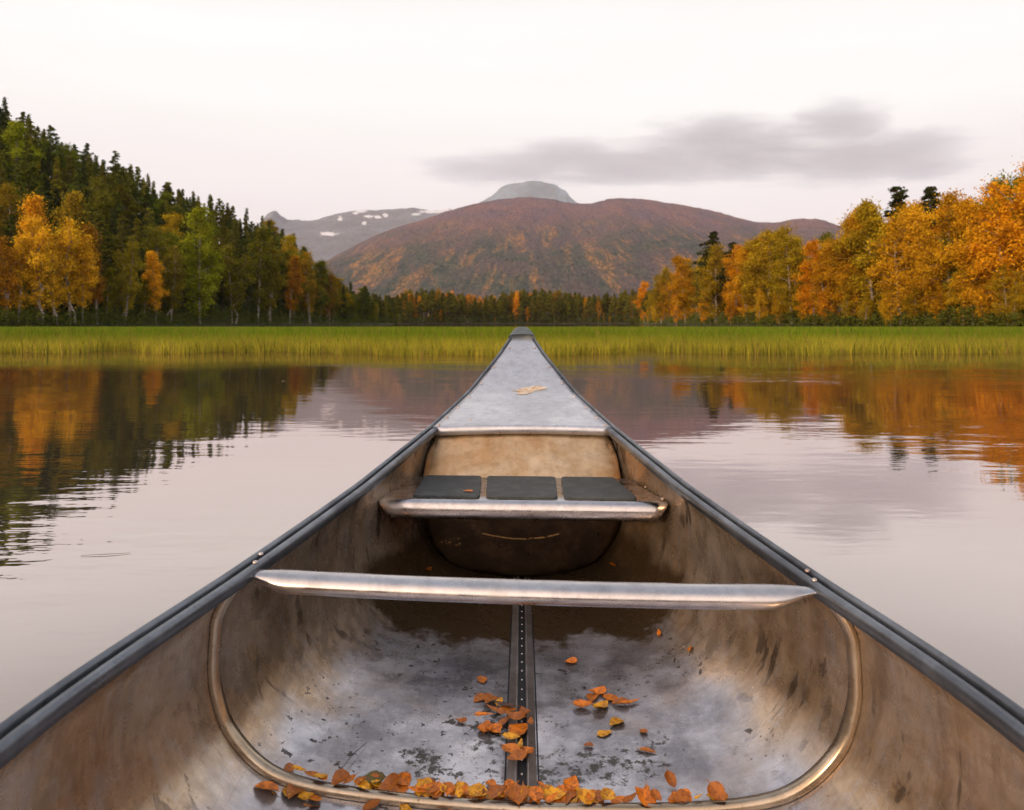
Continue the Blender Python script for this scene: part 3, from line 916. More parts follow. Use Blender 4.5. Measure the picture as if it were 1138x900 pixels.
# ------------------------------------------------------------------ canoe
def alu(name, base, tan, stain_amt, rough, metal=.85, spots=False, streaks=False, bumpd=.0006, wet=0.0, floor=False):
    m, n, b = nodes(name)
    p = objcoord(n)
    cloudn = noise(n, p, 5.5, 5, .6, dist=.4)
    fine = noise(n, p, 38, 4, .65, off=(3, 1, 2))
    col = mixc(n, mrange(n, cloudn, .35, .68, 0, stain_amt), base, tan)
    col = mixc(n, mrange(n, fine, .42, .66, 0, .25), col, tuple(x * .45 for x in tan))
    if streaks:      # water runs and tannin streaks down the sides
        st = noise(n, p, 8, 6, .68, sx=1.2, sy=1.7, sz=.75, off=(4, 9, 3), dist=.8)
        col = mixc(n, mrange(n, st, .44, .66, 0, .42), col, (0.17, 0.105, 0.062))
        st3 = noise(n, p, 26, 5, .7, sx=1, sy=1.3, sz=.5, off=(2, 2, 3), dist=.6)
        col = mixc(n, mrange(n, st3, .50, .68, 0, .45), col, (0.48, 0.44, 0.45))
        st2 = noise(n, p, 11, 4, .6, sx=1, sy=2.0, sz=.55, off=(14, 2, 7), dist=.8)
        col = mixc(n, mrange(n, st2, .615, .665, 0, .6), col, (0.075, 0.050, 0.036))
        s3 = N(n, "ShaderNodeSeparateXYZ"); L(n, p, s3.inputs[0])
        # the flat bottom is pale bluish grey, the bilge and sides keep their brown stains
        zt = math2(n, 'ADD', s3.outputs[2], math2(n, 'MULTIPLY', math2(n, 'SUBTRACT', noise(n, p, 7, 4, off=(1, 1, 8)), .5), .16))
        flo = mrange(n, zt, .030, -.055)
        col = mixc(n, flo, col, mixc(n, mrange(n, noise(n, p, 9, 6, .68), .35, .65), (0.62, 0.61, 0.66), (0.30, 0.295, 0.33)))
        sp_ = noise(n, p, 60, 3, .6, off=(2, 2, 0))
        # drips: long narrow runs with blobs at the ends
        dr = noise(n, p, 20, 3, .5, sx=1.0, sy=1.5, sz=.42, off=(7, 1, 7), dist=.25)
        drm = math2(n, 'MULTIPLY', mrange(n, dr, .60, .635), mrange(n, noise(n, p, 3.0, 2, off=(9, 1, 4)), .47, .56))
        drm = math2(n, 'MULTIPLY', drm, mrange(n, s3.outputs[2], .01, .06))
        col = mixc(n, math2(n, 'MULTIPLY', drm, .7), col, (0.085, 0.06, 0.045))
        gr = noise(n, p, 14, 4, .7, sx=5, sy=9, sz=.8, off=(1, 5, 1))
        col = mixc(n, mrange(n, gr, .42, .62, 0, .16), col, mixc(n, 1.0, col, (.52, .47, .42), 'MULTIPLY'))
        # hairline scratches in two directions
        for (rx_, ry_, rz_, of) in ((1.5, 40, 8, 3), (30, 2.0, 12, 8)):
            sc_ = noise(n, p, 5, 2, .5, sx=rx_, sy=ry_, sz=rz_, off=(of, 2, 1), dist=.15)
            col = mixc(n, mrange(n, sc_, .63, .68, 0, .16), col, (0.60, 0.58, 0.58))
            col = mixc(n, mrange(n, sc_, .36, .32, 0, .14), col, (0.13, 0.10, 0.08))
        spm = math2(n, 'MULTIPLY', mrange(n, sp_, .61, .65), mrange(n, noise(n, p, 4.4, 3, off=(6, 3, 0)), .45, .6))
        spm = math2(n, 'MULTIPLY', spm, mrange(n, s3.outputs[2], .03, -.02))
        # leaf muck drying on the bottom beside the keel near the frame
        for (cx, cy, rx, ry) in ((-.155, 1.155, .06, .05), (.13, 1.150, .14, .05), (.20, 1.19, .06, .05), (-.05, 1.25, .06, .11), (0.05, 1.12, .2, .035)):
            dx = math2(n, 'DIVIDE', math2(n, 'SUBTRACT', s3.outputs[0], cx), rx)
            dy = math2(n, 'DIVIDE', math2(n, 'SUBTRACT', s3.outputs[1], cy), ry)
            dd = math2(n, 'ADD', math2(n, 'MULTIPLY', dx, dx), math2(n, 'MULTIPLY', dy, dy))
            mk = mrange(n, math2(n, 'ADD', dd, math2(n, 'MULTIPLY', math2(n, 'SUBTRACT', noise(n, p, 48, 5, .75), .46), 8.0)), 0.7, -.1)
            spm = math2(n, 'MAXIMUM', spm, mk)
        # shade under the bow seat, painted dark brown over floor and lower sides
        seat_shade = mrange(n, math2(n, 'ADD', s3.outputs[1], math2(n, 'MULTIPLY', math2(n, 'SUBTRACT', noise(n, p, 9, 5, .7), .5), .35)), 1.52, 1.62)
        seat_shade = math2(n, 'MULTIPLY', seat_shade, mrange(n, math2(n, 'ADD', s3.outputs[2], math2(n, 'MULTIPLY', math2(n, 'SUBTRACT', noise(n, p, 8, 4), .5), .12)), .13, .06))
        col = mixc(n, seat_shade, col, (0.055, 0.035, 0.018))
        col = mixc(n, spm, col, (0.035, 0.028, 0.022))
        mt = math2(n, 'SUBTRACT', metal, math2(n, 'MULTIPLY', math2(n, 'MAXIMUM', spm, seat_shade), .6))
        L(n, mt, b.inputs["Metallic"])
    else:
        b.inputs["Metallic"].default_value = metal
    L(n, col, b.inputs["Base Color"])
    L(n, mrange(n, noise(n, p, 16, 5, .6, off=(8, 8, 8)), .3, .7, rough - .1, rough + .12), b.inputs["Roughness"])
    hh = math2(n, 'ADD', noise(n, p, 4, 3, .5, off=(2, 0, 5)), math2(n, 'MULTIPLY', noise(n, p, 60, 3, .6), .04))
    bump(n, b, hh, bumpd * 6)
    return m
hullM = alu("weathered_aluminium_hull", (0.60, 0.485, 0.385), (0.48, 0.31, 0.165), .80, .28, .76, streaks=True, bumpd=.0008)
railM = alu("grey_gunwale", (0.175, 0.195, 0.225), (0.075, 0.085, 0.105), .95, .36, .7, bumpd=.0006)
deckM = alu("deck_aluminium", (0.60, 0.60, 0.64), (0.46, 0.46, 0.49), .6, .34, .8, bumpd=.0003)
brightM = alu("bright_aluminium", (0.56, 0.54, 0.545), (0.44, 0.41, 0.41), .6, .25, 1.0, bumpd=.00003)
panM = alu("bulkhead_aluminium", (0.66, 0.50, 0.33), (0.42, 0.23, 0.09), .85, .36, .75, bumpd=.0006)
keelM = alu("keelson_aluminium", (0.42, 0.40, 0.41), (0.22, 0.18, 0.15), .8, .40, .6, bumpd=.0003)
# bulkhead: shade below the seat is painted almost black, with pale scratches
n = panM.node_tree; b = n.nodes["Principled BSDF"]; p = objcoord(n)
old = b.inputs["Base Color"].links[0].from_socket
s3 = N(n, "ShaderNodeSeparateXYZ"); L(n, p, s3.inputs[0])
panel_shade = mrange(n, math2(n, 'ADD', s3.outputs[2], math2(n, 'MULTIPLY', math2(n, 'SUBTRACT', noise(n, p, 12, 4), .5), .03)), .208, .190)
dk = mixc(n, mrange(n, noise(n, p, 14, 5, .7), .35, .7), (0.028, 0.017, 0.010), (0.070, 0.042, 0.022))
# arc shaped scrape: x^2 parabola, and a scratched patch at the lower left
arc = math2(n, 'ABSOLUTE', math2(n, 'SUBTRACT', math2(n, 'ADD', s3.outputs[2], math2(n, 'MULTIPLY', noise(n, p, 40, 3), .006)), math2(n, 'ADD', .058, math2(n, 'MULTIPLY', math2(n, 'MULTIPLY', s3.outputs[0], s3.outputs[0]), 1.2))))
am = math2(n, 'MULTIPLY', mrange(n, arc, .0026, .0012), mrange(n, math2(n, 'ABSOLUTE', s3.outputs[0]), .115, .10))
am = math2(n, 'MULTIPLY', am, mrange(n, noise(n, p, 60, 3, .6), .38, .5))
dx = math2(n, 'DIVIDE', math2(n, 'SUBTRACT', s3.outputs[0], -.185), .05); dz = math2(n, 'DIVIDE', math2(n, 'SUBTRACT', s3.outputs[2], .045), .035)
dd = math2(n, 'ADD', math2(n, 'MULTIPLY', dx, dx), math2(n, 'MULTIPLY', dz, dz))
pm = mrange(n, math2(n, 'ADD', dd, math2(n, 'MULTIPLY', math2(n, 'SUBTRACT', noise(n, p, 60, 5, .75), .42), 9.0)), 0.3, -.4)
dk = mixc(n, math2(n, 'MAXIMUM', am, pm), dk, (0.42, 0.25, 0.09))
L(n, mixc(n, panel_shade, old, dk), b.inputs["Base Color"])
ribM = alu("frame_aluminium", (0.48, 0.41, 0.33), (0.34, 0.24, 0.14), .7, .24, .92, bumpd=.0004)
capM = alu("cast_cap", (0.13, 0.15, 0.155), (0.08, 0.09, 0.09), .6, .5, .5, bumpd=.0005)
rivM = alu("rivet_metal", (0.62, 0.56, 0.54), (0.35, 0.20, 0.15), .6, .35, .9, bumpd=.0001)
darkM, n, b = nodes("dark_gap"); b.inputs["Base Color"].default_value = (.012, .012, .014, 1); b.inputs["Roughness"].default_value = .7
foamM, n, b = nodes("foam_pad")
p = objcoord(n)
L(n, mixc(n, mrange(n, noise(n, p, 30, 5, .6), .4, .7), (0.040, 0.047, 0.050), (0.062, 0.070, 0.074)), b.inputs["Base Color"])
b.inputs["Roughness"].default_value = .85
bump(n, b, noise(n, p, 600, 2), .0004)

canoe = bpy.data.objects.new("canoe", None); C.objects.link(canoe)
canoe.location = (0, YC, -0.07)
tag(canoe, "open weathered aluminium canoe seen from its stern, bow pointing at the reeds", "canoe")
def cpart(name, verts, faces, mat, smooth=True, parent=None):
    par = parent or canoe
    v = np.asarray(verts, float).reshape(-1, 3).copy()
    o = link(name, mesh(name, v, faces, smooth), par, mat)
    # geometry is written in world coordinates
    o.matrix_parent_inverse = Matrix.Translation(-Vector((0, YC, -0.07)))
    return o

# hull skin, both sides in one shell
nY, nS = 150, 46
tY = np.sin(np.linspace(-math.pi / 2, math.pi / 2, nY)) * .55 + np.linspace(-1, 1, nY) * .45
YY = YC + tY * 2.62
ss = np.linspace(0, 1, nS)
rowsv = []
for y in YY:
    x_, z_ = section(y, ss)
    left = np.stack([-x_, np.full(nS, y), z_], -1)
    right = np.stack([x_, np.full(nS, y), z_], -1)[::-1][1:]
    rowsv.append(np.concatenate([left, right]))
V = np.array(rowsv)
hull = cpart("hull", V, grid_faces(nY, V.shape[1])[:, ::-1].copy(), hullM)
sol = hull.modifiers.new("thickness", 'SOLIDIFY'); sol.thickness = .003; sol.offset = -1
# is the outside really outside?  (normals point in, offset -1 grows away from the inside)

def sweep(path, prof, up=Vector((0, 0, 1)), close=False, flip=False):
    """path: world points; prof: list of (side, height); side axis = tangent x up"""
    path = [Vector(q) for q in path]
    V = []
    for i, q in enumerate(path):
        t = (path[min(i + 1, len(path) - 1)] - path[max(i - 1, 0)]).normalized()
        s_ = t.cross(up).normalized(); u_ = s_.cross(t).normalized()
        V.append([tuple(q + s_ * a * (-1 if flip else 1) + u_ * c_) for a, c_ in prof])
    return np.array(V), grid_faces(len(path), len(prof), close)
def capped(V, f):
    k = V.shape[1]
    fl = [tuple(r_) for r_ in f.tolist()]
    fl.append(tuple(range(k))[::-1]); fl.append(tuple(range((V.shape[0] - 1) * k, V.shape[0] * k)))
    return V, fl

Yg = np.linspace(YC, 2.955, 90)
def gun(Yv, side, off=0.0):
    return (side * (float(fW(Yv)) + off), Yv, CAMZ - float(fD(Yv)))
# gunwale: outer rolled lip all along + inner flat rail between the decks, with a dark groove between
DECK_Y = 2.10
outer_prof = [(.003, -.012), (.003, .0055), (.0042, .0088), (.0066, .0104), (.0095, .0104), (.0120, .0085), (.0132, .005), (.0132, -.012), (.011, -.017), (.004, -.017)]
inner_prof = [(-.0165, -.011), (-.0172, .002), (-.0160, .0058), (-.0135, .0072), (-.0090, .0076), (-.0060, .0070), (-.0042, .0055), (-.0042, -.011)]
groove_prof = [(-.0045, .0000), (-.0045, .0016), (.0035, .0016), (.0035, .0000)]
for side, nm in ((-1, "gunwale"), (1, "gunwale")):
    Yfull = np.linspace(YC - 2.62, YC + 2.62, 150)
    path = [(side * float(fW(sym(y))), y, CAMZ - float(fD(sym(y)))) for y in Yfull]
    k_ = 1 if side > 0 else -1
    V, f = sweep(path, [(a * k_, c_) for a, c_ in outer_prof], close=True)
    V, f = capped(V, f)
    gw = cpart("gunwale", V, f, railM)
    Yin = np.linspace(YC - (DECK_Y - YC), DECK_Y, 120)
    path = [(side * float(fW(sym(y))), y, CAMZ - float(fD(sym(y)))) for y in Yin]
    V, f = sweep(path, [(a * k_, c_) for a, c_ in inner_prof], close=True)
    V, f = capped(V, f)
    o = cpart("rail", V, f, railM, parent=gw)
    o.matrix_parent_inverse = Matrix.Identity(4)
    V, f = sweep(path, [(a * k_, c_) for a, c_ in groove_prof], close=True)
    o = cpart("groove", V, f, darkM, parent=gw)
    o.matrix_parent_inverse = Matrix.Identity(4)
def fix_parent(o, par):
    o.parent = par; o.matrix_parent_inverse = Matrix.Identity(4)

def dome(cx, cy, cz, r, h, k=10, nrm=(0, 0, 1)):
    nrm = Vector(nrm).normalized(); a = nrm.orthogonal().normalized(); c_ = nrm.cross(a)
    P0 = Vector((cx, cy, cz)); v = []; f = []
    for ri, (rr_, hh) in enumerate(((1, -.3), (1, .25), (.8, .7), (.4, .95))):
        for j in range(k):
            q = j / k * 2 * math.pi
            v.append(P0 + (a * math.cos(q) + c_ * math.sin(q)) * r * rr_ + nrm * h * hh)
    for ri in range(3):
        for j in range(k):
            f.append((ri * k + j, ri * k + (j + 1) % k, (ri + 1) * k + (j + 1) % k, (ri + 1) * k + j))
    v.append(P0 + nrm * h); t_ = len(v) - 1
    for j in range(k): f.append((3 * k + j, 3 * k + (j + 1) % k, t_))
    return [tuple(q) for q in v], f
def merge(parts):
    V, Fc = [], []
    for v, f in parts:
        b0 = len(V); V += list(v); Fc += [tuple(i + b0 for i in q) for q in f]
    return V, Fc

# bow and stern decks
def deck(sgn):
    rows_, k = [], 21
    Ys = np.linspace(DECK_Y + .012, 2.895, 60)
    def yy(y): return y if sgn > 0 else 2 * YC - y
    # rolled rear rim: extra rows curling down
    w0 = float(fW(DECK_Y)) - .001
    z0 = CAMZ - float(fD(DECK_Y))
    for a in np.linspace(-100, 0, 9):
        ar = math.radians(a)
        dy = DECK_Y + .012 + .014 * math.sin(ar) ; dz = -.014 + .014 * math.cos(ar)
        x = np.linspace(-w0, w0, k)
        crown = .006 * (1 - (x / w0) ** 2)
        rows_.append(np.stack([x * (1 if a > -60 else .998), np.full(k, yy(dy)), z0 + .0065 - .012 * 0 + crown + dz - (.010 if a < -95 else 0)], -1))
    for y in Ys[1:]:
        w1 = float(fW(y)) - .001
        x = np.linspace(-w1, w1, k)
        crown = .006 * (w1 / w0) * (1 - (x / max(w1, 1e-3)) ** 2)
        dent = -.0025 * np.exp(-(((x - .03) / .05) ** 2 + ((y - 2.45) / .08) ** 2))
        rows_.append(np.stack([x, np.full(k, yy(y)), CAMZ - float(fD(y)) + .0065 + crown + dent], -1))
    V = np.array(rows_)
    f = grid_faces(V.shape[0], k)
    o = cpart("bow_deck" if sgn > 0 else "stern_deck", V, f[:, ::-1].copy() if sgn > 0 else f, deckM)
    o.modifiers.new("thickness", 'SOLIDIFY').thickness = .002
    # rivets: along both edges and two on the rim
    for side in (-1, 1):
        for y in (2.115, 2.20, 2.31, 2.43, 2.55, 2.67, 2.80):
            w1 = float(fW(y)) - .014
            v, fc = dome(side * w1, yy(y), CAMZ - float(fD(y)) + .0075, .0050, .0032)
            rv = cpart("rivet", v, fc, rivM); fix_parent(rv, o)
    for x in (-.155, .115):
        v, fc = dome(x, yy(2.16), CAMZ - float(fD(2.16)) + .0098, .0048, .0030)
        rv = cpart("rivet", v, fc, rivM); fix_parent(rv, o)
    return o
bow_deck = deck(1); deck(-1)
# worn patch where the paint has gone, thin as paint
def patch(name, pts, z_of, mat, parent):
    v = [(x, y, z_of(x, y)) for x, y in pts]
    c0 = (sum(a[0] for a in v) / len(v), sum(a[1] for a in v) / len(v)); v.append((*c0, z_of(*c0)))
    f = [(i, (i + 1) % (len(v) - 1), len(v) - 1) for i in range(len(v) - 1)]
    return v, f
def deck_z(x, y):
    w1 = float(fW(y)) - .001; w0 = float(fW(DECK_Y))
    return CAMZ - float(fD(y)) + .0065 + .006 * (w1 / w0) * (1 - (x / w1) ** 2) - .0025 * math.exp(-(((x - .03) / .05) ** 2 + ((y - 2.45) / .08) ** 2)) + .0010
m, n, b = nodes("worn_paint"); p = objcoord(n)
L(n, mixc(n, mrange(n, noise(n, p, 60, 4, .7), .4, .6), (0.56, 0.50, 0.42), (0.42, 0.28, 0.17)), b.inputs["Base Color"]); b.inputs["Roughness"].default_value = .8
wornM = m
g = random.Random(4)
pts = []
for k_ in range(26):
    a = k_ / 26 * 2 * math.pi
    rx = .052 * (1 + .35 * math.sin(3 * a + 1) + g.uniform(-.12, .12)); ry = .030 * (1 + .4 * math.sin(2 * a) + g.uniform(-.15, .15))
    pts.append((.022 + rx * math.cos(a) , 2.487 + ry * math.sin(a) + .25 * rx * math.cos(a)))
v, f = patch("worn_patch", pts, deck_z, wornM, bow_deck)
o = cpart("worn_patch", v, f, wornM, False); fix_parent(o, bow_deck)
o["label"] = "chipped tan patch on the grey bow deck"

# bow caps
for sgn in (1, -1):
    V = []
    for i, y in enumerate(np.linspace(2.862, 2.965, 14)):
        t = i / 13
        w1 = (float(fW(min(y, 2.93))) + .0135) * (math.sqrt(max(0, 1 - max(0, (t - .35) / .65) ** 2.2)) + .02)
        z = CAMZ - float(fD(min(y, 2.93)))
        ring_ = []
        for a in np.linspace(0, 2 * math.pi, 16, endpoint=False):
            zz_ = .012 + .012 * (1 - t * .3) * math.sin(a) if math.sin(a) > 0 else .012 + .045 * math.sin(a)
            ring_.append((w1 * math.copysign(abs(math.cos(a)) ** .6, math.cos(a)), y if sgn > 0 else 2 * YC - y, z + zz_))
        V.append(ring_)
    V = np.array(V); V, f = capped(V, grid_faces(V.shape[0], 16, True))
    cpart("bow_cap" if sgn > 0 else "stern_cap", V, f, capM)

# seats (bow seat in view, stern seat just behind the lens is left lower and out of shot)
def hull_x(Yv, z):
    s = np.linspace(0, 1, 200); x_, z_ = section(Yv, s)
    return float(np.interp(-z, -z_, x_))
SK = .05
def make_seat(Yf, Yb_, zt, nm="seat"):
    k = 31
    prof = [(Yb_, -.012), (Yb_, 0.0), (Yf + .02, 0.0), (Yf + .008, -.002), (Yf, -.009), (Yf - .004, -.020), (Yf - .002, -.034), (Yf + .006, -.043), (Yf + .020, -.046), (Yf + .024, -.040)]
    V = []
    for j in range(k):
        u = -1 + 2 * j / (k - 1)
        row = []
        for (y, dz) in prof:
            wx = hull_x(y, zt + dz * .3) - .004
            if dz < -.005 and y < Yf + .03: wx = hull_x(Yf, zt) - .004 + dz * .75
            x = u * wx
            row.append((x, y - SK * x, zt + dz))
        V.append(row)
    V = np.array(V)
    return V, grid_faces(k, len(prof))
ZS = CAMZ - .432
V, f = make_seat(1.728, 1.995, ZS)
seat = cpart("seat", V, f, brightM)
so = seat.modifiers.new("thickness", 'SOLIDIFY'); so.thickness = .003; so.offset = 0
for xs in ([(-.268, 1.985), (-.112, 1.985), (-.103, 1.752), (-.268, 1.752)], [(-.096, 1.985), (.092, 1.985), (.087, 1.752), (-.087, 1.752)], [(.108, 1.985), (.250, 1.985), (.280, 1.752), (.103, 1.752)]):
    # rounded quad, extruded 6 mm
    c0 = Vector((sum(a for a, _ in xs) / 4, sum(c_ for _, c_ in xs) / 4))
    loop = []
    for i in range(4):
        q0, q1, q2 = Vector(xs[i - 1]), Vector(xs[i]), Vector(xs[(i + 1) % 4])
        r_ = .014
        a = q1 + (q0 - q1).normalized() * r_; c_ = q1 + (q2 - q1).normalized() * r_
        for t in (0, .25, .5, .75, 1):
            loop.append((1 - t) ** 2 * a + 2 * t * (1 - t) * q1 + t * t * c_)
    K = len(loop); v = []
    for ins, dz in ((0, .0015), (0, .006), (.0018, .008)):
        for q in loop:
            q = q + (c0 - q).normalized() * ins
            v.append((q.x, q.y - SK * q.x, ZS + dz))
    fc = [(i * K + j, i * K + (j + 1) % K, (i + 1) * K + (j + 1) % K, (i + 1) * K + j) for i in range(2) for j in range(K)]
    fc.append(tuple(2 * K + j for j in range(K)))
    o = cpart("seat_pad", v, fc, foamM, False); fix_parent(o, seat)
for (x, y) in ((-.325, 1.90), (-.345, 1.78), (.325, 1.90), (.345, 1.78), (.315, 1.955)):
    v, fc = dome(x, y - SK * x, ZS + .001, .0055, .003)
    o = cpart("rivet", v, fc, rivM); fix_parent(o, seat)

# thwart: rounded tube flattened to tongues under the rails
def thwart(Y0, skew, nm):
    k = 60; prof_n = 18
    hw = float(fW(sym(Y0))) + .001
    V = []
    for i in range(k):
        u = -1 + 2 * i / (k - 1)
        e_ = smooth01((1 - abs(u)) / .17)
        wy = .012 + .013 * e_; hz = .003 + .0135 * e_
        x = u * hw
        zc = CAMZ - float(fD(sym(Y0))) - .003 - .011 * e_ - .006 * (1 - u * u)
        yc = Y0 - skew * x
        row = []
        for j in range(prof_n):
            a = j / prof_n * 2 * math.pi
            row.append((x, yc + wy * math.copysign(abs(math.cos(a)) ** 1.0, math.cos(a)), zc + hz * math.copysign(abs(math.sin(a)) ** 1.0, math.sin(a))))
        V.append(row)
    V = np.array(V); V, f = capped(V, grid_faces(k, prof_n, True))
    o = cpart(nm, V, f, brightM)
    # two bolts at each end, through the gunwale
    for side in (-1, 1):
        for dy in (-.002, .035):
            y = Y0 - skew * side * hw + dy + .01
            w1 = float(fW(sym(y)))
            v, fc = dome(side * (w1 - .003 + (0.004 if dy > 0 else -.006)), y, CAMZ - float(fD(sym(y))) + .0085, .0042, .0028)
            bb = cpart("bolt", v, fc, rivM); fix_parent(bb, o)
    return o
thwart(1.068, .085, "thwart")
thwart(-.75, 0, "thwart")

# frame (U rib) pressed against the hull under the thwart
def rib(Y0, skew):
    s = np.linspace(0.02, 1, 46)
    x_, z_ = section(Y0, s)
    pts = [(-x, z) for x, z in zip(x_, z_)] + [(x, z) for x, z in list(zip(x_, z_))[::-1][1:]]
    pts = [Vector((x, 0, z)) for x, z in pts]
    prof = [(-.011, .0), (-.011, .005), (-.0088, .0090), (-.004, .0115), (.001, .0115), (.0052, .0090), (.0072, .0050), (.0105, .0038), (.0150, .0032), (.0162, .0)]
    V = []
    for i, q in enumerate(pts):
        t = (pts[min(i + 1, len(pts) - 1)] - pts[max(i - 1, 0)]).normalized()
        nrm = Vector((-t.z, 0, t.x))
        yc = Y0 - skew * q.x
        row = []
        for dy, hgt in prof:
            y_ = yc + dy
            fx = float(fW(sym(y_))) / float(fW(sym(Y0)))
            row.append((q.x * fx + nrm.x * (hgt + .001), y_, q.z + nrm.z * (hgt + .001)))
        V.append(row)
    V = np.array(V)
    return V, grid_faces(len(pts), len(prof))
V, f = rib(1.047, .065)
ribo = cpart("rib", V, f, ribM)
V, f = rib(-.75, 0); cpart("rib", V, f, ribM)

# keelson down the middle of the floor: two flanges with a dark rivetted channel between
YK = np.concatenate([np.linspace(YC - 1.75, 1.985, 90)])
def keel_strip(prof, nm, mat, parent=None):
    path = [(0, y, floor_z(0.0, y)) for y in YK]
    V = np.array([[(a, y, z + c_) for a, c_ in prof] for (_, y, z) in path])
    o = cpart(nm, V, grid_faces(len(path), len(prof)), mat)
    if parent: fix_parent(o, parent)
    return o
ks = keel_strip([(-.0235, .0005), (-.0230, .003), (-.0125, .0035), (-.0115, .0075), (-.0085, .0080), (-.0075, .0030), (-.0070, .0022),
                 (.0070, .0022), (.0075, .0030), (.0085, .0080), (.0115, .0075), (.0125, .0035), (.0230, .003), (.0235, .0005)], "keelson", keelM)
keel_strip([(-.0068, .0030), (.0068, .0030)], "channel", darkM, ks)
keel_strip([(-.0275, .0012), (-.0245, .0012)], "seam", darkM, ks)
keel_strip([(.0245, .0012), (.0275, .0012)], "seam", darkM, ks)
for y in np.arange(.72, 1.97, .037):
    v, fc = dome(0, y, floor_z(0, y) + .0032, .0026, .0022, 8)
    o = cpart("rivet", v, fc, brightM); fix_parent(o, ks)

# bulkhead of the bow float chamber
def bulk(sgn):
    V = []
    s = np.linspace(0, 1, 40)
    nU = 33
    for i, t in enumerate(np.linspace(0, 1, 30)):
        y = 2.125 - .145 * min(1, t / .35) + .0 * t
        zt = CAMZ - float(fD(2.125)) - .004
        zb = floor_z(0, 1.985)
        # lower edge follows the hull
        z = zt + (zb - zt) * t
        hw = hull_x(y, max(z, zb + .0005)) - (.012 if t < .55 else .012)
        hw = max(hw, .02)
        hw = min(hw, .268 + .008 * min(1, t / .35))
        V.append([(u * hw, (y + .012 * u * u) if sgn > 0 else 2 * YC - y, z) for u in np.linspace(-1, 1, nU)])
    V = np.array(V)
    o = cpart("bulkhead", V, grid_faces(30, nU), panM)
    so = o.modifiers.new("thickness", 'SOLIDIFY'); so.thickness = .004; so.offset = 0
    return o
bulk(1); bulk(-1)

# ------------------------------------------------------------------ fallen leaves, twigs and the bits floating on the lake
def leaf_mesh(seed, Ln=.036, slim=1.0):
    r = random.Random(seed)
    nl, nw = 9, 5
    V = []
    curl = r.uniform(-.3, .8); cup = r.uniform(.05, .5); tw = r.uniform(-.6, .6)
    wmax = Ln * r.uniform(.32, .44) * slim
    for i in range(nl):
        t = i / (nl - 1)
        wv = wmax * (math.sin(math.pi * min(1, t ** .72)) ** .8 if 0 < t < 1 else 0.02) * (1 + r.uniform(-.06, .06))
        for j in range(nw):
            u = -1 + 2 * j / (nw - 1)
            x = u * wv; y = (t - .5) * Ln
            z = cup * abs(u) ** 1.5 * wv * .8 + curl * (t - .5) ** 2 * Ln * .9 + tw * u * wv * (t - .5) + r.uniform(-.0006, .0006)
            V.append((x, y, z))
    f = [tuple(q) for q in grid_faces(nl, nw).tolist()]
    b0 = len(V)
    for i in range(4):       # stalk
        t = i / 3
        V += [(-.0006, -.5 * Ln - t * .006, t * .001 + curl * .25 * Ln * .9), (.0006, -.5 * Ln - t * .006, t * .001 + curl * .25 * Ln * .9)]
    f += [(b0 + 2 * i, b0 + 2 * i + 1, b0 + 2 * i + 3, b0 + 2 * i + 2) for i in range(3)]
    V = np.array(V); V[:, 2] -= V[:, 2].min() - .0004
    me = mesh("leaf", V, f, True)
    return me
m, n, b = nodes("dead_leaf")
p = objcoord(n); oi = N(n, "ShaderNodeObjectInfo")
c1 = mixc(n, mrange(n, noise(n, p, 140, 4, .65), .42, .68, 0, .75), oi.outputs["Color"], (0.20, 0.055, 0.012))
sx3 = N(n, "ShaderNodeSeparateXYZ"); L(n, p, sx3.inputs[0])
vein = mrange(n, math2(n, 'ABSOLUTE', sx3.outputs[0]), .0002, .0007, .55, 1)
c1 = mixc(n, vein, (0.30, 0.14, 0.03), c1)
L(n, c1, b.inputs["Base Color"]); b.inputs["Roughness"].default_value = .5
b.inputs["Subsurface Weight"].default_value = 0
bump(n, b, noise(n, p, 260, 3), .0006)
deadM = m
leaf_protos = [leaf_mesh(s) for s in range(10)] + [leaf_mesh(s, .036, .45) for s in range(10, 14)]
for q in leaf_protos: q.materials.append(deadM)
LO, LY, LB = (0.84, 0.235, 0.008), (0.90, 0.43, 0.015), (0.48, 0.145, 0.012)
def put_leaf(px, py, col, size, label, group=None, lift=0.0, pos=None, rz=None, k=None):
    pt = pos or on_floor(px, py)
    if pt is None: return
    o = link("leaf", leaf_protos[R.randrange(14) if k is None else k])
    x, y, z = pt
    # lie on the local slope
    e_ = .01
    nx = -(floor_z(x + e_, y) - floor_z(x - e_, y)) / (2 * e_) if pos is None else 0
    nv = Vector((nx, 0, 1)).normalized()
    o.location = Vector((x, y, z)) + nv * (.0015 + lift)
    qd = Vector((0, 0, 1)).rotation_difference(nv)
    o.rotation_mode = 'QUATERNION'
    from mathutils import Quaternion
    o.rotation_quaternion = qd @ Quaternion((0, 0, 1), R.uniform(0, 6.28) if rz is None else rz) @ Quaternion((1, 0, 0), R.uniform(-.12, .12) if pos is None else 0)
    o.scale = (size, size, size)
    v = R.uniform(.8, 1.15)
    o.color = (col[0] * v, col[1] * v, col[2], 1)
    tag(o, label, "leaf", group)
    return o
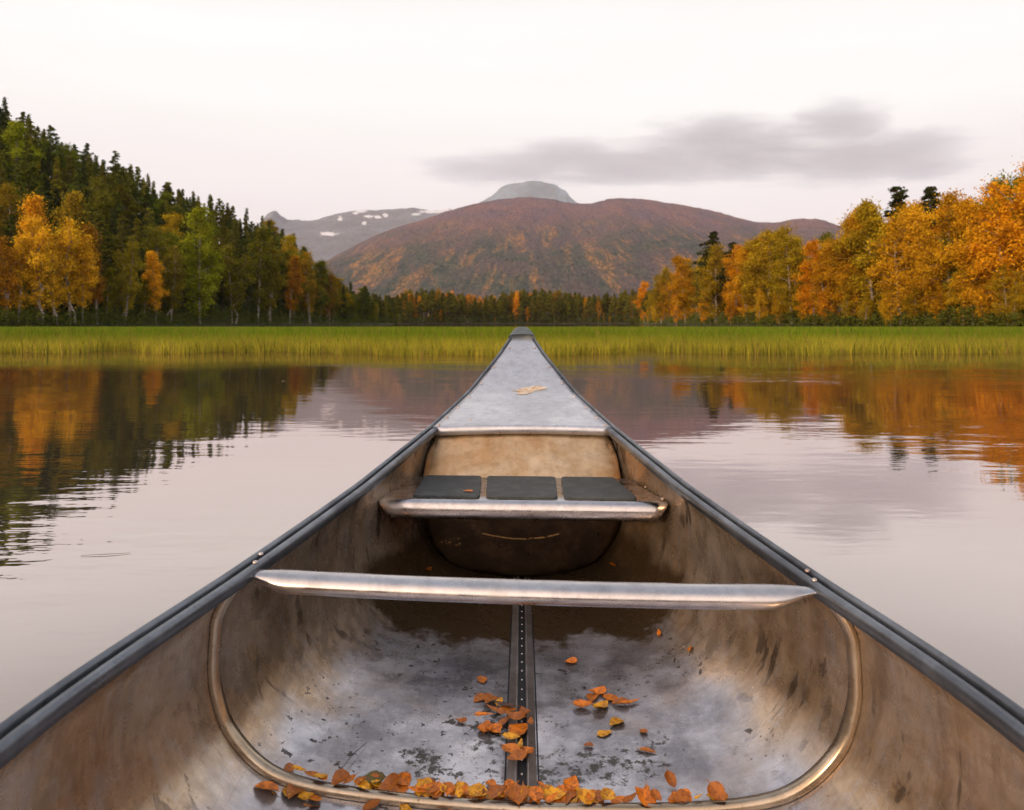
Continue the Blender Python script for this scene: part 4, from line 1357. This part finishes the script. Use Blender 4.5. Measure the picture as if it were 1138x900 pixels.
for px, py, col, s_, lab in [
    (733, 705, LO, .95, "single orange leaf on the right bilge behind the thwart, farthest right on the floor"),
    (634, 738, LO, .85, "single orange leaf lying alone on the floor right of the keelson"),
    (720, 836, LB, .85, "single rusty brown leaf lying right of the loose group, near the mud marks"),
    (536, 757, LB, .7, "narrow rusty leaf scrap alone on the floor left of the keelson"),
    (512, 803, LB, .6, "small rust red scrap of leaf at the left of the keelson pile"),
    (654, 830, LB, .5, "tiny rusty curl of leaf below the two stacked yellow leaves"),
    (715, 815, LB, .45, "tiny orange splinter of leaf above the single brown leaf"),
    (672, 816, LY, .8, "yellow leaf, lower of two overlapping leaves right of the keelson"),
    (685, 805, LY, .9, "golden leaf, upper of two overlapping leaves right of the keelson"),
    (768, 722, LB, .5, "small tan leaf high on the right bilge")]:
    put_leaf(px, py, col, s_, lab)
for i, (px, py, col) in enumerate([(664, 772, LO), (678, 777, LO), (648, 787, LO), (668, 788, LY), (690, 784, LB), (700, 783, LO), (658, 778, LB)]):
    put_leaf(px, py, col, R.uniform(.9, 1.15), "orange leaf in the loose cluster of leaves right of the keelson", "leaf cluster right of the keelson", lift=.0012 * (i % 3))
for i, (px, py, col) in enumerate([(533, 777, LB), (545, 782, LB), (555, 785, LY), (538, 802, LO), (548, 812, LO), (560, 806, LB), (572, 808, LB), (590, 814, LB), (577, 818, LO), (568, 828, LY), (578, 838, LY),
                                   (568, 846, LO), (584, 842, LO), (563, 797, LB), (550, 795, LB), (574, 856, LB), (540, 812, LO), (583, 800, LB)]):
    put_leaf(px, py, col, R.uniform(.85, 1.15), "orange or brown leaf in the wet pile gathered along the keelson", "leaf pile along the keelson", lift=.0035 * (i % 4) + (.006 if 562 < px < 596 else 0))
# drift against the frame
nd = 0
for i in range(150):
    t = R.random()
    x = -.37 + .66 * (t if i % 3 else R.gauss(.55, .13))
    if x < -.37 or x > .30: continue
    y = 1.047 - .065 * x + .003 + abs(R.gauss(0, .018))
    if i % 4 == 0: y = 1.047 - .065 * x - .018 - abs(R.gauss(0, .014))
    z = floor_z(x, y)
    inside = i % 4 != 0
    lf = put_leaf(0, 0, R.choice([LO, LO, LY, LB, LY, LB]), R.uniform(.42, 1.05), "orange leaf in the long drift of leaves caught against the floor rib" if inside else "orange leaf lying on the near side of the floor rib",
                  "leaf drift against the rib" if inside else "leaves on the near side of the rib", pos=(x, y, z), lift=.0015 + R.random() * (.0055 if inside else .001) + (.011 if inside and y < 1.047 - .065 * x + .013 else 0))
    e_ = .01
    nx = -(floor_z(x + e_, y) - floor_z(x - e_, y)) / (2 * e_)
    q1 = Vector((0, 0, 1)).rotation_difference(Vector((nx + R.uniform(-.35, .35), (-.15 if inside else .2) + R.gauss(0, .2), 1)).normalized())
    from mathutils import Quaternion
    lf.rotation_quaternion = q1 @ Quaternion((0, 0, 1), R.uniform(0, 6.28))
put_leaf(0, 0, LB, .75, "thin brown leaf on the left foam seat pad", pos=(-.135, 1.80, ZS + .0085), rz=1.45)
put_leaf(0, 0, LO, .8, "orange leaf standing on the right, at the foot of the bow bulkhead", pos=(.245, 1.93, floor_z(.245, 1.93)), rz=.3)
put_leaf(0, 0, LB, .8, "brown leaf on the left at the foot of the bow bulkhead", pos=(-.25, 1.90, floor_z(-.25, 1.90)), rz=.9)
# dark curled leaf over the keelson, one green leaf, a grass stalk
put_leaf(560, 792, (0.03, 0.025, 0.02), 1.25, "long black wet leaf lying across the pile at the keelson", lift=.012, rz=1.2)
put_leaf(415, 872, (0.10, 0.12, 0.02), 1.0, "olive green leaf at the left end of the drift by the rib", lift=.004)
T = Tubes()
a, c_ = Vector(on_floor(372, 868)), Vector(on_floor(408, 828))
T.tube([a + Vector((0, 0, .003)), a.lerp(c_, .5) + Vector((0, 0, .010)), c_ + Vector((0, 0, .004))], [.0009, .0007, .0005], 5)
me = T.me("grass_stalk")
m, n, b = nodes("dry_stalk"); b.inputs["Base Color"].default_value = (.10, .075, .05, 1); b.inputs["Roughness"].default_value = .8
tag(link("grass_stalk", me, None, m), "thin dry grass stalk lying on the floor left of the keelson", "stalk")
def water_pt(px, py):
    y = CAMZ * F / (py - 358); return Vector(((px - 580) / F * y, y, 0))
T = Tubes()
T.tube([water_pt(90, 618) + Vector((0, 0, .002)), water_pt(118, 617) + Vector((0, 0, .003)), water_pt(145, 615) + Vector((0, 0, .002))], [.0006, .0008, .0005], 6)
tag(link("stick", T.me("stick"), None, m), "thin stick floating on the calm water left of the canoe", "stick")
lf = put_leaf(0, 0, (0.5, .42, .25), 2.0, "pale leaf floating on the dark water near the left reeds", pos=(*water_pt(316, 424)[:2], .001), rz=1.3)

for o in list(sc.objects):
    if o.type == 'MESH' and o.name.startswith(("bow_deck", "stern_deck")): pass
